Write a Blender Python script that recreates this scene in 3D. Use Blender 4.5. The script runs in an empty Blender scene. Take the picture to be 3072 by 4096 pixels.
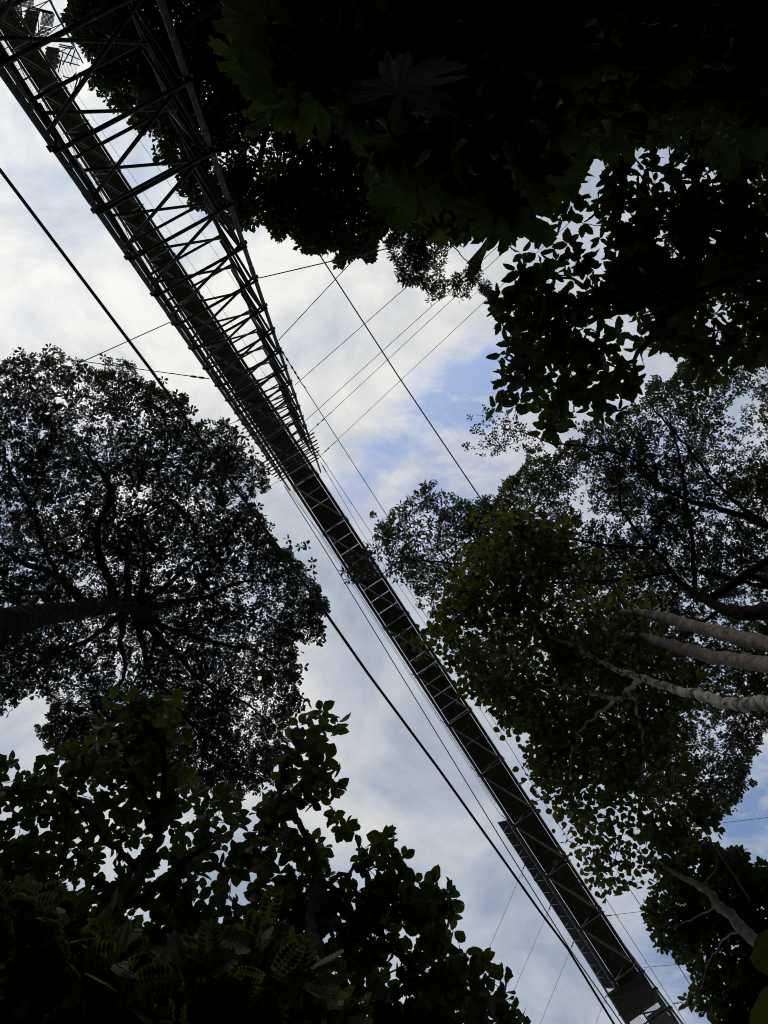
import bpy, math, random
import numpy as np
from mathutils import Vector, Matrix, Quaternion

rng = np.random.default_rng(11)
random.seed(11)
scene = bpy.context.scene
COL = scene.collection
R = math.radians

# ------------------------------------------------------------------ camera
F = 2840.0                      # focal length in photograph pixels (3072 x 4096)
CAMZ = 1.6
M0 = Matrix(((1, 0, 0), (0, -1, 0), (0, 0, -1)))
zen = Vector(((1451 - 1536) / F, -(2384 - 2048) / F, -1)).normalized()
Q = (M0 @ zen).rotation_difference(Vector((0, 0, 1))).to_matrix()
MC = Q @ M0
MCN = np.array(MC)
cam_d = bpy.data.cameras.new("camera")
cam = bpy.data.objects.new("camera", cam_d)
COL.objects.link(cam)
cam.matrix_world = Matrix.Translation((0, 0, CAMZ)) @ MC.to_4x4()
cam_d.sensor_fit = 'VERTICAL'
cam_d.sensor_height = 36.0
cam_d.lens = F / 4096 * 36.0
cam_d.clip_start = 0.05
cam_d.clip_end = 2000
scene.camera = cam


def at(u, v, z):
    """world point seen at photograph pixel (u, v) at world height z (arrays allowed)"""
    u = np.asarray(u, float); v = np.asarray(v, float); z = np.asarray(z, float)
    d = np.stack([(u - 1536) / F, -(v - 2048) / F, -np.ones_like(u * v)], -1) @ MCN.T
    t = (z - CAMZ) / d[..., 2]
    p = d * t[..., None]
    p[..., 2] += CAMZ
    return p


def P(u, v, z):
    return at(u, v, z)


# ------------------------------------------------------------------ mesh helpers
class MB:
    def __init__(self):
        self.v = []; self.f = []; self.n = 0; self.mi = []; self.cur = 0

    def add(self, verts, faces):
        verts = [tuple(map(float, q)) for q in verts]
        self.v += verts
        self.f += [tuple(i + self.n for i in f) for f in faces]
        self.mi += [self.cur] * len(faces)
        self.n += len(verts)

    def tube(self, pts, rad, n=8, cap=True):
        pts = [np.asarray(p, float) for p in pts]
        if np.isscalar(rad):
            rad = [rad] * len(pts)
        tang = []
        for i in range(len(pts)):
            a = pts[max(i - 1, 0)]; b = pts[min(i + 1, len(pts) - 1)]
            t = b - a; tang.append(t / (np.linalg.norm(t) + 1e-9))
        ref = np.array([0, 0, 1.0]) if abs(tang[0][2]) < 0.9 else np.array([1.0, 0, 0])
        verts = []
        s = np.cross(tang[0], ref); s /= np.linalg.norm(s)
        for p, t, r in zip(pts, tang, rad):
            s = s - t * np.dot(s, t); s /= (np.linalg.norm(s) + 1e-9)
            w = np.cross(t, s)
            for k in range(n):
                a = 2 * math.pi * k / n
                verts.append(p + r * (math.cos(a) * s + math.sin(a) * w))
        faces = []
        for i in range(len(pts) - 1):
            for k in range(n):
                a = i * n + k; b = i * n + (k + 1) % n
                faces.append((a, b, b + n, a + n))
        if cap:
            faces.append(tuple(range(n - 1, -1, -1)))
            m = (len(pts) - 1) * n
            faces.append(tuple(range(m, m + n)))
        self.add(verts, faces)

    def box(self, c, ax, ay, az):
        """box with centre c and half-extent vectors"""
        c, ax, ay, az = [np.asarray(q, float) for q in (c, ax, ay, az)]
        vs = [c + sx * ax + sy * ay + sz * az for sz in (-1, 1) for sy in (-1, 1) for sx in (-1, 1)]
        self.add(vs, [(0, 2, 3, 1), (4, 5, 7, 6), (0, 1, 5, 4), (2, 6, 7, 3), (0, 4, 6, 2), (1, 3, 7, 5)])

    def build(self, name, mat, parent=None, smooth=False, mat2=None):
        me = bpy.data.meshes.new(name)
        me.from_pydata(self.v, [], self.f)
        me.update()
        if smooth:
            me.polygons.foreach_set('use_smooth', [True] * len(me.polygons))
        me.materials.append(mat)
        if mat2 is not None:
            me.materials.append(mat2)
            me.polygons.foreach_set('material_index', self.mi)
        o = bpy.data.objects.new(name, me)
        COL.objects.link(o)
        if parent is not None:
            o.parent = parent
            o.matrix_parent_inverse = parent.matrix_basis.inverted()
        return o


def big_mesh(name, verts, faces, mat, parent=None, smooth=False):
    """verts (N,3), faces (M,3) triangles - fast path for foliage"""
    me = bpy.data.meshes.new(name)
    me.vertices.add(len(verts))
    me.vertices.foreach_set('co', np.ascontiguousarray(verts, np.float32).ravel())
    m = len(faces)
    me.loops.add(m * 3)
    me.loops.foreach_set('vertex_index', np.ascontiguousarray(faces, np.int32).ravel())
    me.polygons.add(m)
    me.polygons.foreach_set('loop_start', np.arange(0, m * 3, 3, dtype=np.int32))
    me.polygons.foreach_set('loop_total', np.full(m, 3, np.int32))
    if smooth:
        me.polygons.foreach_set('use_smooth', np.ones(m, bool))
    me.update(calc_edges=True)
    me.materials.append(mat)
    o = bpy.data.objects.new(name, me)
    COL.objects.link(o)
    if parent is not None:
        o.parent = parent
        o.matrix_parent_inverse = parent.matrix_basis.inverted()
    return o


def tag(o, label, cat, group=None, kind=None):
    if label: o['label'] = label
    if cat: o['category'] = cat
    if group: o['group'] = group
    if kind: o['kind'] = kind
    return o


def thing(name, loc, label, cat, group=None):
    o = bpy.data.objects.new(name, None)
    o.empty_display_size = 0.3
    COL.objects.link(o)
    o.location = tuple(map(float, loc))
    o.matrix_basis = Matrix.Translation(o.location)
    tag(o, label, cat, group)
    return o


# ------------------------------------------------------------------ materials
def new_mat(name):
    m = bpy.data.materials.new(name)
    m.use_nodes = True
    nt = m.node_tree
    nt.nodes.clear()
    out = nt.nodes.new('ShaderNodeOutputMaterial')
    return m, nt, out


def noise_ramp(nt, scale, stops, detail=6, rough=0.6, coord='Object', dist=0.0, stretch=None):
    tc = nt.nodes.new('ShaderNodeTexCoord')
    nz = nt.nodes.new('ShaderNodeTexNoise')
    nz.inputs['Scale'].default_value = scale
    nz.inputs['Detail'].default_value = detail
    nz.inputs['Roughness'].default_value = rough
    nz.inputs['Distortion'].default_value = dist
    if stretch:
        mp = nt.nodes.new('ShaderNodeMapping')
        mp.inputs['Scale'].default_value = stretch
        nt.links.new(tc.outputs[coord], mp.inputs['Vector'])
        nt.links.new(mp.outputs['Vector'], nz.inputs['Vector'])
    else:
        nt.links.new(tc.outputs[coord], nz.inputs['Vector'])
    cr = nt.nodes.new('ShaderNodeValToRGB')
    el = cr.color_ramp.elements
    el[0].position, el[0].color = stops[0][0], (*stops[0][1], 1)
    el[1].position, el[1].color = stops[-1][0], (*stops[-1][1], 1)
    for p, c in stops[1:-1]:
        e = el.new(p); e.color = (*c, 1)
    nt.links.new(nz.outputs['Fac'], cr.inputs['Fac'])
    return nz, cr


def surf_mat(name, stops, scale=6, rough=0.7, metal=0.0, bump=0.2, bscale=30, stretch=None, detail=6, dist=0.0, spec=.12):
    m, nt, out = new_mat(name)
    b = nt.nodes.new('ShaderNodeBsdfPrincipled')
    nz, cr = noise_ramp(nt, scale, stops, stretch=stretch, detail=detail, dist=dist)
    nt.links.new(cr.outputs['Color'], b.inputs['Base Color'])
    b.inputs['Roughness'].default_value = rough
    b.inputs['Metallic'].default_value = metal
    b.inputs['Specular IOR Level'].default_value = spec
    if bump:
        n2 = nt.nodes.new('ShaderNodeTexNoise')
        n2.inputs['Scale'].default_value = bscale
        n2.inputs['Detail'].default_value = 5
        tc = nt.nodes.new('ShaderNodeTexCoord')
        nt.links.new(tc.outputs['Object'], n2.inputs['Vector'])
        bp = nt.nodes.new('ShaderNodeBump')
        bp.inputs['Strength'].default_value = bump
        bp.inputs['Distance'].default_value = 0.02
        nt.links.new(n2.outputs['Fac'], bp.inputs['Height'])
        nt.links.new(bp.outputs['Normal'], b.inputs['Normal'])
    nt.links.new(b.outputs['BSDF'], out.inputs['Surface'])
    return m


def leaf_mat(name, cols, trans, rough=0.45, tmix=0.35, veins=None):
    """cols: colour stops over a random value per leaf; trans: colour of the light that passes through"""
    m, nt, out = new_mat(name)
    g = nt.nodes.new('ShaderNodeNewGeometry')
    cr = nt.nodes.new('ShaderNodeValToRGB')
    el = cr.color_ramp.elements
    el[0].position, el[0].color = 0.0, (*cols[0], 1)
    el[1].position, el[1].color = 1.0, (*cols[-1], 1)
    for i, c in enumerate(cols[1:-1]):
        e = el.new((i + 1) / (len(cols) - 1)); e.color = (*c, 1)
    nt.links.new(g.outputs['Random Per Island'], cr.inputs['Fac'])
    # uneven blade colour
    tc = nt.nodes.new('ShaderNodeTexCoord')
    nz = nt.nodes.new('ShaderNodeTexNoise')
    nz.inputs['Scale'].default_value = veins or 3.0
    nz.inputs['Detail'].default_value = 4
    nt.links.new(tc.outputs['Object'], nz.inputs['Vector'])
    mr = nt.nodes.new('ShaderNodeMapRange')
    mr.inputs['From Min'].default_value = 0.3; mr.inputs['From Max'].default_value = 0.7
    mr.inputs['To Min'].default_value = 0.7; mr.inputs['To Max'].default_value = 1.3
    nt.links.new(nz.outputs['Fac'], mr.inputs['Value'])
    mul = nt.nodes.new('ShaderNodeVectorMath'); mul.operation = 'SCALE'
    nt.links.new(cr.outputs['Color'], mul.inputs[0])
    nt.links.new(mr.outputs['Result'], mul.inputs['Scale'])
    b = nt.nodes.new('ShaderNodeBsdfPrincipled')
    b.inputs['Roughness'].default_value = rough
    b.inputs['Specular IOR Level'].default_value = 0.25
    nt.links.new(mul.outputs['Vector'], b.inputs['Base Color'])
    t = nt.nodes.new('ShaderNodeBsdfTranslucent')
    tm = nt.nodes.new('ShaderNodeVectorMath'); tm.operation = 'MULTIPLY'
    tm.inputs[1].default_value = trans
    nt.links.new(mul.outputs['Vector'], tm.inputs[0])
    nt.links.new(tm.outputs['Vector'], t.inputs['Color'])
    mx = nt.nodes.new('ShaderNodeMixShader')
    mx.inputs['Fac'].default_value = tmix
    nt.links.new(b.outputs['BSDF'], mx.inputs[1])
    nt.links.new(t.outputs['BSDF'], mx.inputs[2])
    nt.links.new(mx.outputs['Shader'], out.inputs['Surface'])
    return m


M = {}
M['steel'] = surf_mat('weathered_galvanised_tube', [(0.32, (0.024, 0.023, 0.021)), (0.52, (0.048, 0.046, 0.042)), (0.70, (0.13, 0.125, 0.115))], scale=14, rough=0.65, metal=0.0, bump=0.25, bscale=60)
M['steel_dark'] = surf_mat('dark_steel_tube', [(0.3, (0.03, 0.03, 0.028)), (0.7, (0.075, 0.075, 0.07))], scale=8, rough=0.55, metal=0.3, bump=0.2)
M['alu'] = surf_mat('bare_aluminium', [(0.3, (0.32, 0.32, 0.31)), (0.7, (0.55, 0.55, 0.53))], scale=10, rough=0.38, metal=0.7, bump=0.15)
M['brace'] = surf_mat('dull_aluminium_tube', [(0.3, (0.22, 0.22, 0.215)), (0.7, (0.42, 0.42, 0.41))], scale=10, rough=0.5, metal=0.3, bump=0.1)
M['deck'] = surf_mat('grooved_deck_board', [(0.3, (0.15, 0.142, 0.132)), (0.55, (0.25, 0.238, 0.222)), (0.75, (0.38, 0.362, 0.34))], scale=5, rough=0.8, bump=0.3, bscale=24)
M['orange'] = surf_mat('orange_brown_board', [(0.3, (0.28, 0.09, 0.035)), (0.7, (0.42, 0.15, 0.06))], scale=6, rough=0.7)
M['tread'] = surf_mat('step_plate', [(0.3, (0.13, 0.12, 0.11)), (0.7, (0.25, 0.235, 0.21))], scale=4, rough=0.7, metal=0.2)
M['cable'] = surf_mat('steel_cable', [(0.35, (0.05, 0.05, 0.052)), (0.65, (0.12, 0.12, 0.12))], scale=40, rough=0.5, metal=0.4, bump=0)
M['rope'] = surf_mat('old_thick_cable', [(0.35, (0.05, 0.048, 0.042)), (0.65, (0.12, 0.115, 0.10))], scale=7, rough=0.8, bump=0.1, bscale=90)
M['bark_dark'] = surf_mat('dark_brown_bark', [(0.3, (0.009, 0.007, 0.006)), (0.5, (0.017, 0.014, 0.012)), (0.7, (0.034, 0.029, 0.025))], scale=5, rough=0.95, bump=0.6, bscale=18, spec=0.0)
M['bark_grey'] = surf_mat('grey_bark', [(0.28, (0.045, 0.035, 0.028)), (0.5, (0.125, 0.10, 0.083)), (0.72, (0.21, 0.175, 0.15))], scale=7, rough=0.9, bump=0.8, bscale=22, detail=9)
M['bark_pale'] = surf_mat('mottled_pale_bark', [(0.40, (0.03, 0.026, 0.02)), (0.47, (0.16, 0.14, 0.115)), (0.6, (0.30, 0.27, 0.23)), (0.75, (0.18, 0.12, 0.08))], scale=5.5, rough=0.85, bump=0.4, bscale=14, dist=0.6)
M['twig'] = surf_mat('twig_bark', [(0.35, (0.018, 0.016, 0.012)), (0.65, (0.04, 0.036, 0.028))], scale=8, rough=0.9, bump=0)

G = lambda *c: c
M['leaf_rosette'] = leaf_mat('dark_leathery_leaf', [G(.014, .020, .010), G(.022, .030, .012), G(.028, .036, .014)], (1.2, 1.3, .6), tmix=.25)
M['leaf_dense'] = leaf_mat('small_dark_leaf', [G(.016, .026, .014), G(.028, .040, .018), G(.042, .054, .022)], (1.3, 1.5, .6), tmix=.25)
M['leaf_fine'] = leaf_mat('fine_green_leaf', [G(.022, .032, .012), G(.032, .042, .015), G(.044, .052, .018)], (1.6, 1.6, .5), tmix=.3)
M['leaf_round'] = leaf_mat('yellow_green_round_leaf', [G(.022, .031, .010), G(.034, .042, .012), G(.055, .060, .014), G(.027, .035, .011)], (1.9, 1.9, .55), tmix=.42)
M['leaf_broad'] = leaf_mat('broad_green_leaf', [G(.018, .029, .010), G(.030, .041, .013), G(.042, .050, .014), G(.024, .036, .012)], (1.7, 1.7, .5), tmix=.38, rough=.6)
M['leaf_palm'] = leaf_mat('palmate_leaf', [G(.030, .045, .018), G(.044, .060, .022), G(.034, .048, .020)], (1.6, 1.7, .5), tmix=.34, veins=9, rough=.65)
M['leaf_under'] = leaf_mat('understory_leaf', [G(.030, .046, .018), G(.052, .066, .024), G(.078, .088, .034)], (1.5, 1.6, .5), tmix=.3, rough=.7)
M['leaf_near'] = leaf_mat('near_yellow_leaf', [G(.026, .033, .007), G(.032, .037, .008)], (1.6, 1.5, .4), tmix=.45, veins=40)
M['leaf_glint'] = leaf_mat('pale_glint_leaf', [G(.12, .11, .08), G(.19, .18, .14)], (1.0, 1.0, .8), tmix=.2, rough=.6)  # pale colour stands in for sky glints on leaf edges

# ------------------------------------------------------------------ leaf shapes (x across, y along midrib, z up), triangles
def tpl_kite(w=.27, pos=.62, fold=.10):
    v = np.array([(0, 0, 0), (w, pos, fold), (0, 1, -.03), (-w, pos, fold)], float)
    return v, np.array([(0, 1, 2), (0, 2, 3)])


def tpl_blade(half, fold=.12, droop=.10, teeth=0, rg=None, wav=0.0):
    """half: list of (y, x) for one side from base to tip; the midrib shares the same y values"""
    ys = [0.0] + [h[0] for h in half] + [1.0]
    mid = [(0, y, -droop * y * y) for y in ys]
    r = [(x * (1 + wav * random.uniform(-1, 1)), y, fold * x * 2 - droop * y * y + wav * .25 * random.uniform(-1, 1)) for y, x in half]
    l = [(-x * (1 + wav * random.uniform(-1, 1)), y, fold * x * 2 - droop * y * y + wav * .25 * random.uniform(-1, 1)) for y, x in half]
    v = np.array(mid + r + l, float)
    nm = len(mid); nh = len(half)
    f = []
    for side in (0, 1):
        o = nm + side * nh
        def tri(a, b, c):
            f.append((a, b, c) if side == 0 else (a, c, b))
        tri(0, o, 1)
        for i in range(nh - 1):
            tri(i + 1, o + i, o + i + 1)
            tri(i + 1, o + i + 1, i + 2)
        tri(nh, o + nh - 1, nh + 1)
    return v, np.array(f)


def tpl_serrate(w=.3, n=11):
    half = []
    for i in range(1, n):
        y = i / n
        x = w * math.sin(math.pi * y ** 0.85) ** 0.75
        half.append((y, x * (1.0 if i % 2 else 0.84)))
    return tpl_blade(half, fold=.10, droop=.12, wav=.10)


def tpl_palmate(lobes=7, rs=None):
    """palmate leaf: lobes round the petiole end, drooping, tips bent"""
    rs = rs or random
    ang = [(-2.15 + 4.3 * k / (lobes - 1)) for k in range(lobes)]
    L = [(.62 + .38 * math.cos(a * .62)) * rs.uniform(.9, 1.08) for a in ang]
    w = 4.3 / (lobes - 1) * .54
    n = 96
    out = []
    for i in range(n + 1):
        a = -2.75 + 5.5 * i / n
        r = .16
        for ak, lk in zip(ang, L):
            d = abs(a - ak) / w
            if d < 1:
                # a lobe with a blunt, toothed tip
                e = lk * (1 - .66 * d ** 2.2)
                if d < .55:
                    e *= 1 - .05 * math.sin(a * 60) - .03 * math.sin(a * 37)
                r = max(r, e)
        out.append((a, r))
    v = [(0, 0, 0)]
    fold = []
    for a, r in out:
        d = min(abs(a - ak) / w for ak in ang)
        for q in (.5, 1.0):
            rr = r * q
            z = -.30 * rr * rr + .10 * d * rr + rs.uniform(-.012, .012)
            if q == 1.0:
                z += .12 * rs.uniform(-.4, 1) * (r > .7)
            v.append((rr * math.sin(a), rr * math.cos(a), z))
    f = []
    for i in range(n):
        a, b = 1 + 2 * i, 1 + 2 * (i + 1)
        f += [(0, b, a), (a, b, a + 1), (b, b + 1, a + 1)]
    return np.array(v, float), np.array(f)


def tpl_pinnate(pairs=8):
    kv, kf = tpl_blade([(.3, .26), (.65, .28)], fold=.08)
    vs, fs, n = [], [], 0
    for i in range(pairs):
        y = .12 + .8 * i / pairs
        s = .30 * math.sin(math.pi * (.25 + .62 * i / pairs)) + .06
        for sd in (-1, 1):
            a = sd * 1.15
            ca, sa = math.cos(a), math.sin(a)
            q = kv * s
            x = q[:, 0] * ca + q[:, 1] * sa
            yy = -q[:, 0] * sa + q[:, 1] * ca + y
            z = q[:, 2] - .12 * y * y - .1 * np.abs(x)
            vs.append(np.stack([x, yy, z], -1)); fs.append(kf + n); n += len(kv)
    st = np.array([(-.008, 0, 0), (.008, 0, 0), (.008, .95, -.11), (-.008, .95, -.11)])
    vs.append(st); fs.append(np.array([(0, 1, 2), (0, 2, 3)]) + n)
    return np.concatenate(vs), np.concatenate(fs)


T = {
    'kite': [tpl_kite(.27, .62), tpl_kite(.22, .58, .05), tpl_kite(.31, .66, .16)],
    'obovate': [tpl_blade([(.35, .13), (.65, .25), (.88, .2)], fold=.1, droop=.1), tpl_blade([(.4, .15), (.7, .27), (.9, .19)], fold=.18, droop=.2)],
    'narrow': [tpl_kite(.13, .5, .05), tpl_kite(.16, .45, .09)],
    'oval': [tpl_blade([(.28, .2), (.6, .27), (.85, .16)]), tpl_blade([(.25, .22), (.55, .29), (.85, .17)], fold=.2, droop=.2)],
    'round': [tpl_blade([(.10, .25), (.35, .43), (.65, .38), (.88, .17)], fold=.14, droop=.15, wav=.08), tpl_blade([(.08, .27), (.35, .45), (.66, .36), (.9, .14)], fold=.2, droop=.05, wav=.08)],
    'broad': [tpl_blade([(.07, .15), (.22, .29), (.45, .36), (.66, .33), (.84, .2), (.93, .08)], fold=f_, droop=d_, wav=.12) for f_, d_ in ((.12, .12), (.22, .22), (.05, .3), (.16, .02))],
    'serrate': [tpl_serrate(.27), tpl_serrate(.33), tpl_serrate(.24)],
    'palmate': [tpl_palmate(7), tpl_palmate(7), tpl_palmate(5), tpl_palmate(9)],
    'pinnate': [tpl_pinnate(8), tpl_pinnate(7)],
    'curl': [tpl_blade([(.15, .10), (.4, .2), (.7, .16), (.9, .05)], fold=.8, droop=.5, wav=.2)],
}

# ------------------------------------------------------------------ numpy utilities
def unit(a):
    return a / (np.linalg.norm(a, axis=-1, keepdims=True) + 1e-9)


def vnoise(u, v, freq, seed):
    r = np.random.default_rng(seed)
    g = r.random((97, 97))
    x = np.asarray(u) / freq + 37.3; y = np.asarray(v) / freq + 19.7
    xi = np.floor(x).astype(int); yi = np.floor(y).astype(int)
    fx = x - xi; fy = y - yi
    fx = fx * fx * (3 - 2 * fx); fy = fy * fy * (3 - 2 * fy)
    a = g[xi % 97, yi % 97]; b = g[(xi + 1) % 97, yi % 97]
    c = g[xi % 97, (yi + 1) % 97]; d = g[(xi + 1) % 97, (yi + 1) % 97]
    return (a * (1 - fx) + b * fx) * (1 - fy) + (c * (1 - fx) + d * fx) * fy


def inpoly(u, v, poly):
    res = np.zeros(len(u), bool)
    n = len(poly)
    j = n - 1
    for i in range(n):
        xi, yi = poly[i]; xj, yj = poly[j]
        if yi != yj:
            c = ((yi > v) != (yj > v)) & (u < (xj - xi) * (v - yi) / (yj - yi) + xi)
            res ^= c
        j = i
    return res


def sample_crown(poly, n, seed, freq=230, contrast=1.5, base=.55, holes=(), jit=26, fine=70):
    """n points (photograph pixels) in a crown's outline, clumped by noise"""
    r = np.random.default_rng(seed)
    poly = np.array(poly, float)
    lo = poly.min(0) - 20; hi = poly.max(0) + 20
    U, V = [], []
    tot = 0
    for _ in range(80):
        u = r.uniform(lo[0], hi[0], n * 2); v = r.uniform(lo[1], hi[1], n * 2)
        ju = u + (vnoise(u, v, 60, seed + 1) - .5) * 2 * jit + (vnoise(u, v, 22, seed + 5) - .5) * jit
        jv = v + (vnoise(u, v, 60, seed + 2) - .5) * 2 * jit + (vnoise(u, v, 22, seed + 6) - .5) * jit
        k = inpoly(ju, jv, poly)
        nz = .6 * vnoise(u, v, freq, seed + 3) + .4 * vnoise(u, v, fine, seed + 4)
        p = np.clip(base + contrast * (nz - .5), 0.03, 1)
        for (hu, hv, hr, hs) in holes:
            p = p * (1 - hs * np.exp(-((u - hu) ** 2 + (v - hv) ** 2) / (hr * hr)))
        k &= r.random(n * 2) < p
        U.append(u[k]); V.append(v[k]); tot += k.sum()
        if tot >= n: break
    return np.concatenate(U)[:n], np.concatenate(V)[:n]


def place_leaves(tpls, pos, direc, nrm, size, r):
    """instance leaf templates as one triangle mesh"""
    direc = unit(direc)
    nrm = unit(nrm - direc * np.sum(nrm * direc, -1, keepdims=True))
    side = np.cross(direc, nrm)
    idx = r.integers(0, len(tpls), len(pos))
    Vs, Fs, n = [], [], 0
    for k, (tv, tf) in enumerate(tpls):
        s = idx == k
        m = s.sum()
        if not m: continue
        sc = size[s][:, None, None]
        wx = r.uniform(.85, 1.15, m)[:, None, None]
        vv = pos[s][:, None, :] + sc * (tv[None, :, 0:1] * wx * side[s][:, None, :] + tv[None, :, 1:2] * direc[s][:, None, :] + tv[None, :, 2:3] * nrm[s][:, None, :])
        ff = tf[None] + (np.arange(m) * len(tv))[:, None, None] + n
        Vs.append(vv.reshape(-1, 3)); Fs.append(ff.reshape(-1, 3)); n += m * len(tv)
    return np.concatenate(Vs), np.concatenate(Fs)


def leaf_cloud(centres, k, leaf, size, r, mode='rosette', spread=.2, tilt=.5, flat=.6):
    """k leaves at each twig end; returns verts, faces"""
    n = len(centres)
    c = np.repeat(centres, k, 0)
    m = n * k
    az = r.uniform(0, 2 * math.pi, n).repeat(k) + np.tile(np.arange(k) * 2 * math.pi / k, n) + r.normal(0, .35, m)
    axis = unit(np.stack([r.normal(0, flat, n), r.normal(0, flat, n), np.ones(n)], -1)).repeat(k, 0)
    e1 = unit(np.cross(axis, np.array([.31, .17, .93]) + r.normal(0, .01, (m, 3))))
    e2 = np.cross(axis, e1)
    d = np.cos(az)[:, None] * e1 + np.sin(az)[:, None] * e2
    if mode == 'rosette':
        d = unit(d + axis * r.normal(.15, .35, m)[:, None])
        pos = c + d * r.uniform(.0, .25, m)[:, None] * np.mean(size)
        nr = unit(axis + r.normal(0, tilt, (m, 3)))
    else:
        pos = c + r.normal(0, 1, (m, 3)) * np.array([spread, spread, spread * .6])
        d = unit(d + np.array([0, 0, -.25]) + r.normal(0, .4, (m, 3)))
        nr = unit(np.array([0, 0, 1.0]) + r.normal(0, tilt, (m, 3)))
    sz = r.uniform(size[0], size[1], m)
    return place_leaves(T[leaf], pos, d, nr, sz, r)


# ------------------------------------------------------------------ branch growth
def bez(a, b, r, wob=.12, n=5, lift=.0):
    a = np.asarray(a, float); b = np.asarray(b, float)
    L = np.linalg.norm(b - a)
    c1 = a + (b - a) * .35 + r.normal(0, wob * L, 3) * np.array([1, 1, .6]) + np.array([0, 0, lift * L])
    c2 = a + (b - a) * .7 + r.normal(0, wob * L, 3) * np.array([1, 1, .6])
    t = np.linspace(0, 1, n)[:, None]
    return (1 - t) ** 3 * a + 3 * (1 - t) ** 2 * t * c1 + 3 * (1 - t) * t * t * c2 + t ** 3 * b


def smooth_line(pts, rad, sub=5, wob=.0, r=None):
    """Catmull-Rom through pts with radii"""
    pts = np.asarray(pts, float); n = len(pts)
    ext = np.vstack([2 * pts[0] - pts[1], pts, 2 * pts[-1] - pts[-2]])
    op, orad = [], []
    for i in range(n - 1):
        p0, p1, p2, p3 = ext[i:i + 4]
        for s in range(sub):
            t = s / sub
            q = .5 * ((2 * p1) + (-p0 + p2) * t + (2 * p0 - 5 * p1 + 4 * p2 - p3) * t * t + (-p0 + 3 * p1 - 3 * p2 + p3) * t ** 3)
            op.append(q); orad.append(rad[i] + (rad[i + 1] - rad[i]) * t)
    op.append(pts[-1]); orad.append(rad[-1])
    op = np.array(op); orad = np.array(orad)
    if wob and r is not None:
        op[1:-1] += r.normal(0, wob, (len(op) - 2, 3)) * np.array([1, 1, .3])
        orad = orad * (1 + r.normal(0, .02, len(orad)))
    return op, orad


def grow(nodes, nrad, own, targets, r, tip=.006, rmax=.05, rk=.011, wob=.13):
    """connect every target to the nearest branch node; returns list of (points, radii)"""
    nodes = np.asarray(nodes, float); nrad = np.asarray(nrad, float); own = np.asarray(own)
    d0 = np.array([np.min(np.linalg.norm(nodes - t, axis=1)) for t in targets])
    segs = []
    for i in np.argsort(d0):
        t = targets[i]
        dd = np.linalg.norm(nodes - t, axis=1)
        j = int(np.argmin(dd))
        L = dd[j]
        if L < .05: continue
        r0 = min(nrad[j] * .75, tip + rk * L, rmax)
        n = 4 if L < 1 else 6
        pts = bez(nodes[j], t, r, wob, n)
        rr = np.linspace(max(r0, tip), tip, n)
        segs.append((pts, rr, own[j]))
        own = np.concatenate([own, np.full(len(pts) - 1, own[j])])
        nodes = np.vstack([nodes, pts[1:]]); nrad = np.concatenate([nrad, rr[1:]])
    return segs


def ground_line(p_top, n=4):
    """vertical continuation of a trunk from p_top down to the ground"""
    p = np.asarray(p_top, float)
    return [np.array([p[0] + .03 * (p[2] - z), p[1] + .02 * (p[2] - z), z]) for z in np.linspace(-.1, p[2], n + 1)[:-1]]


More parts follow.
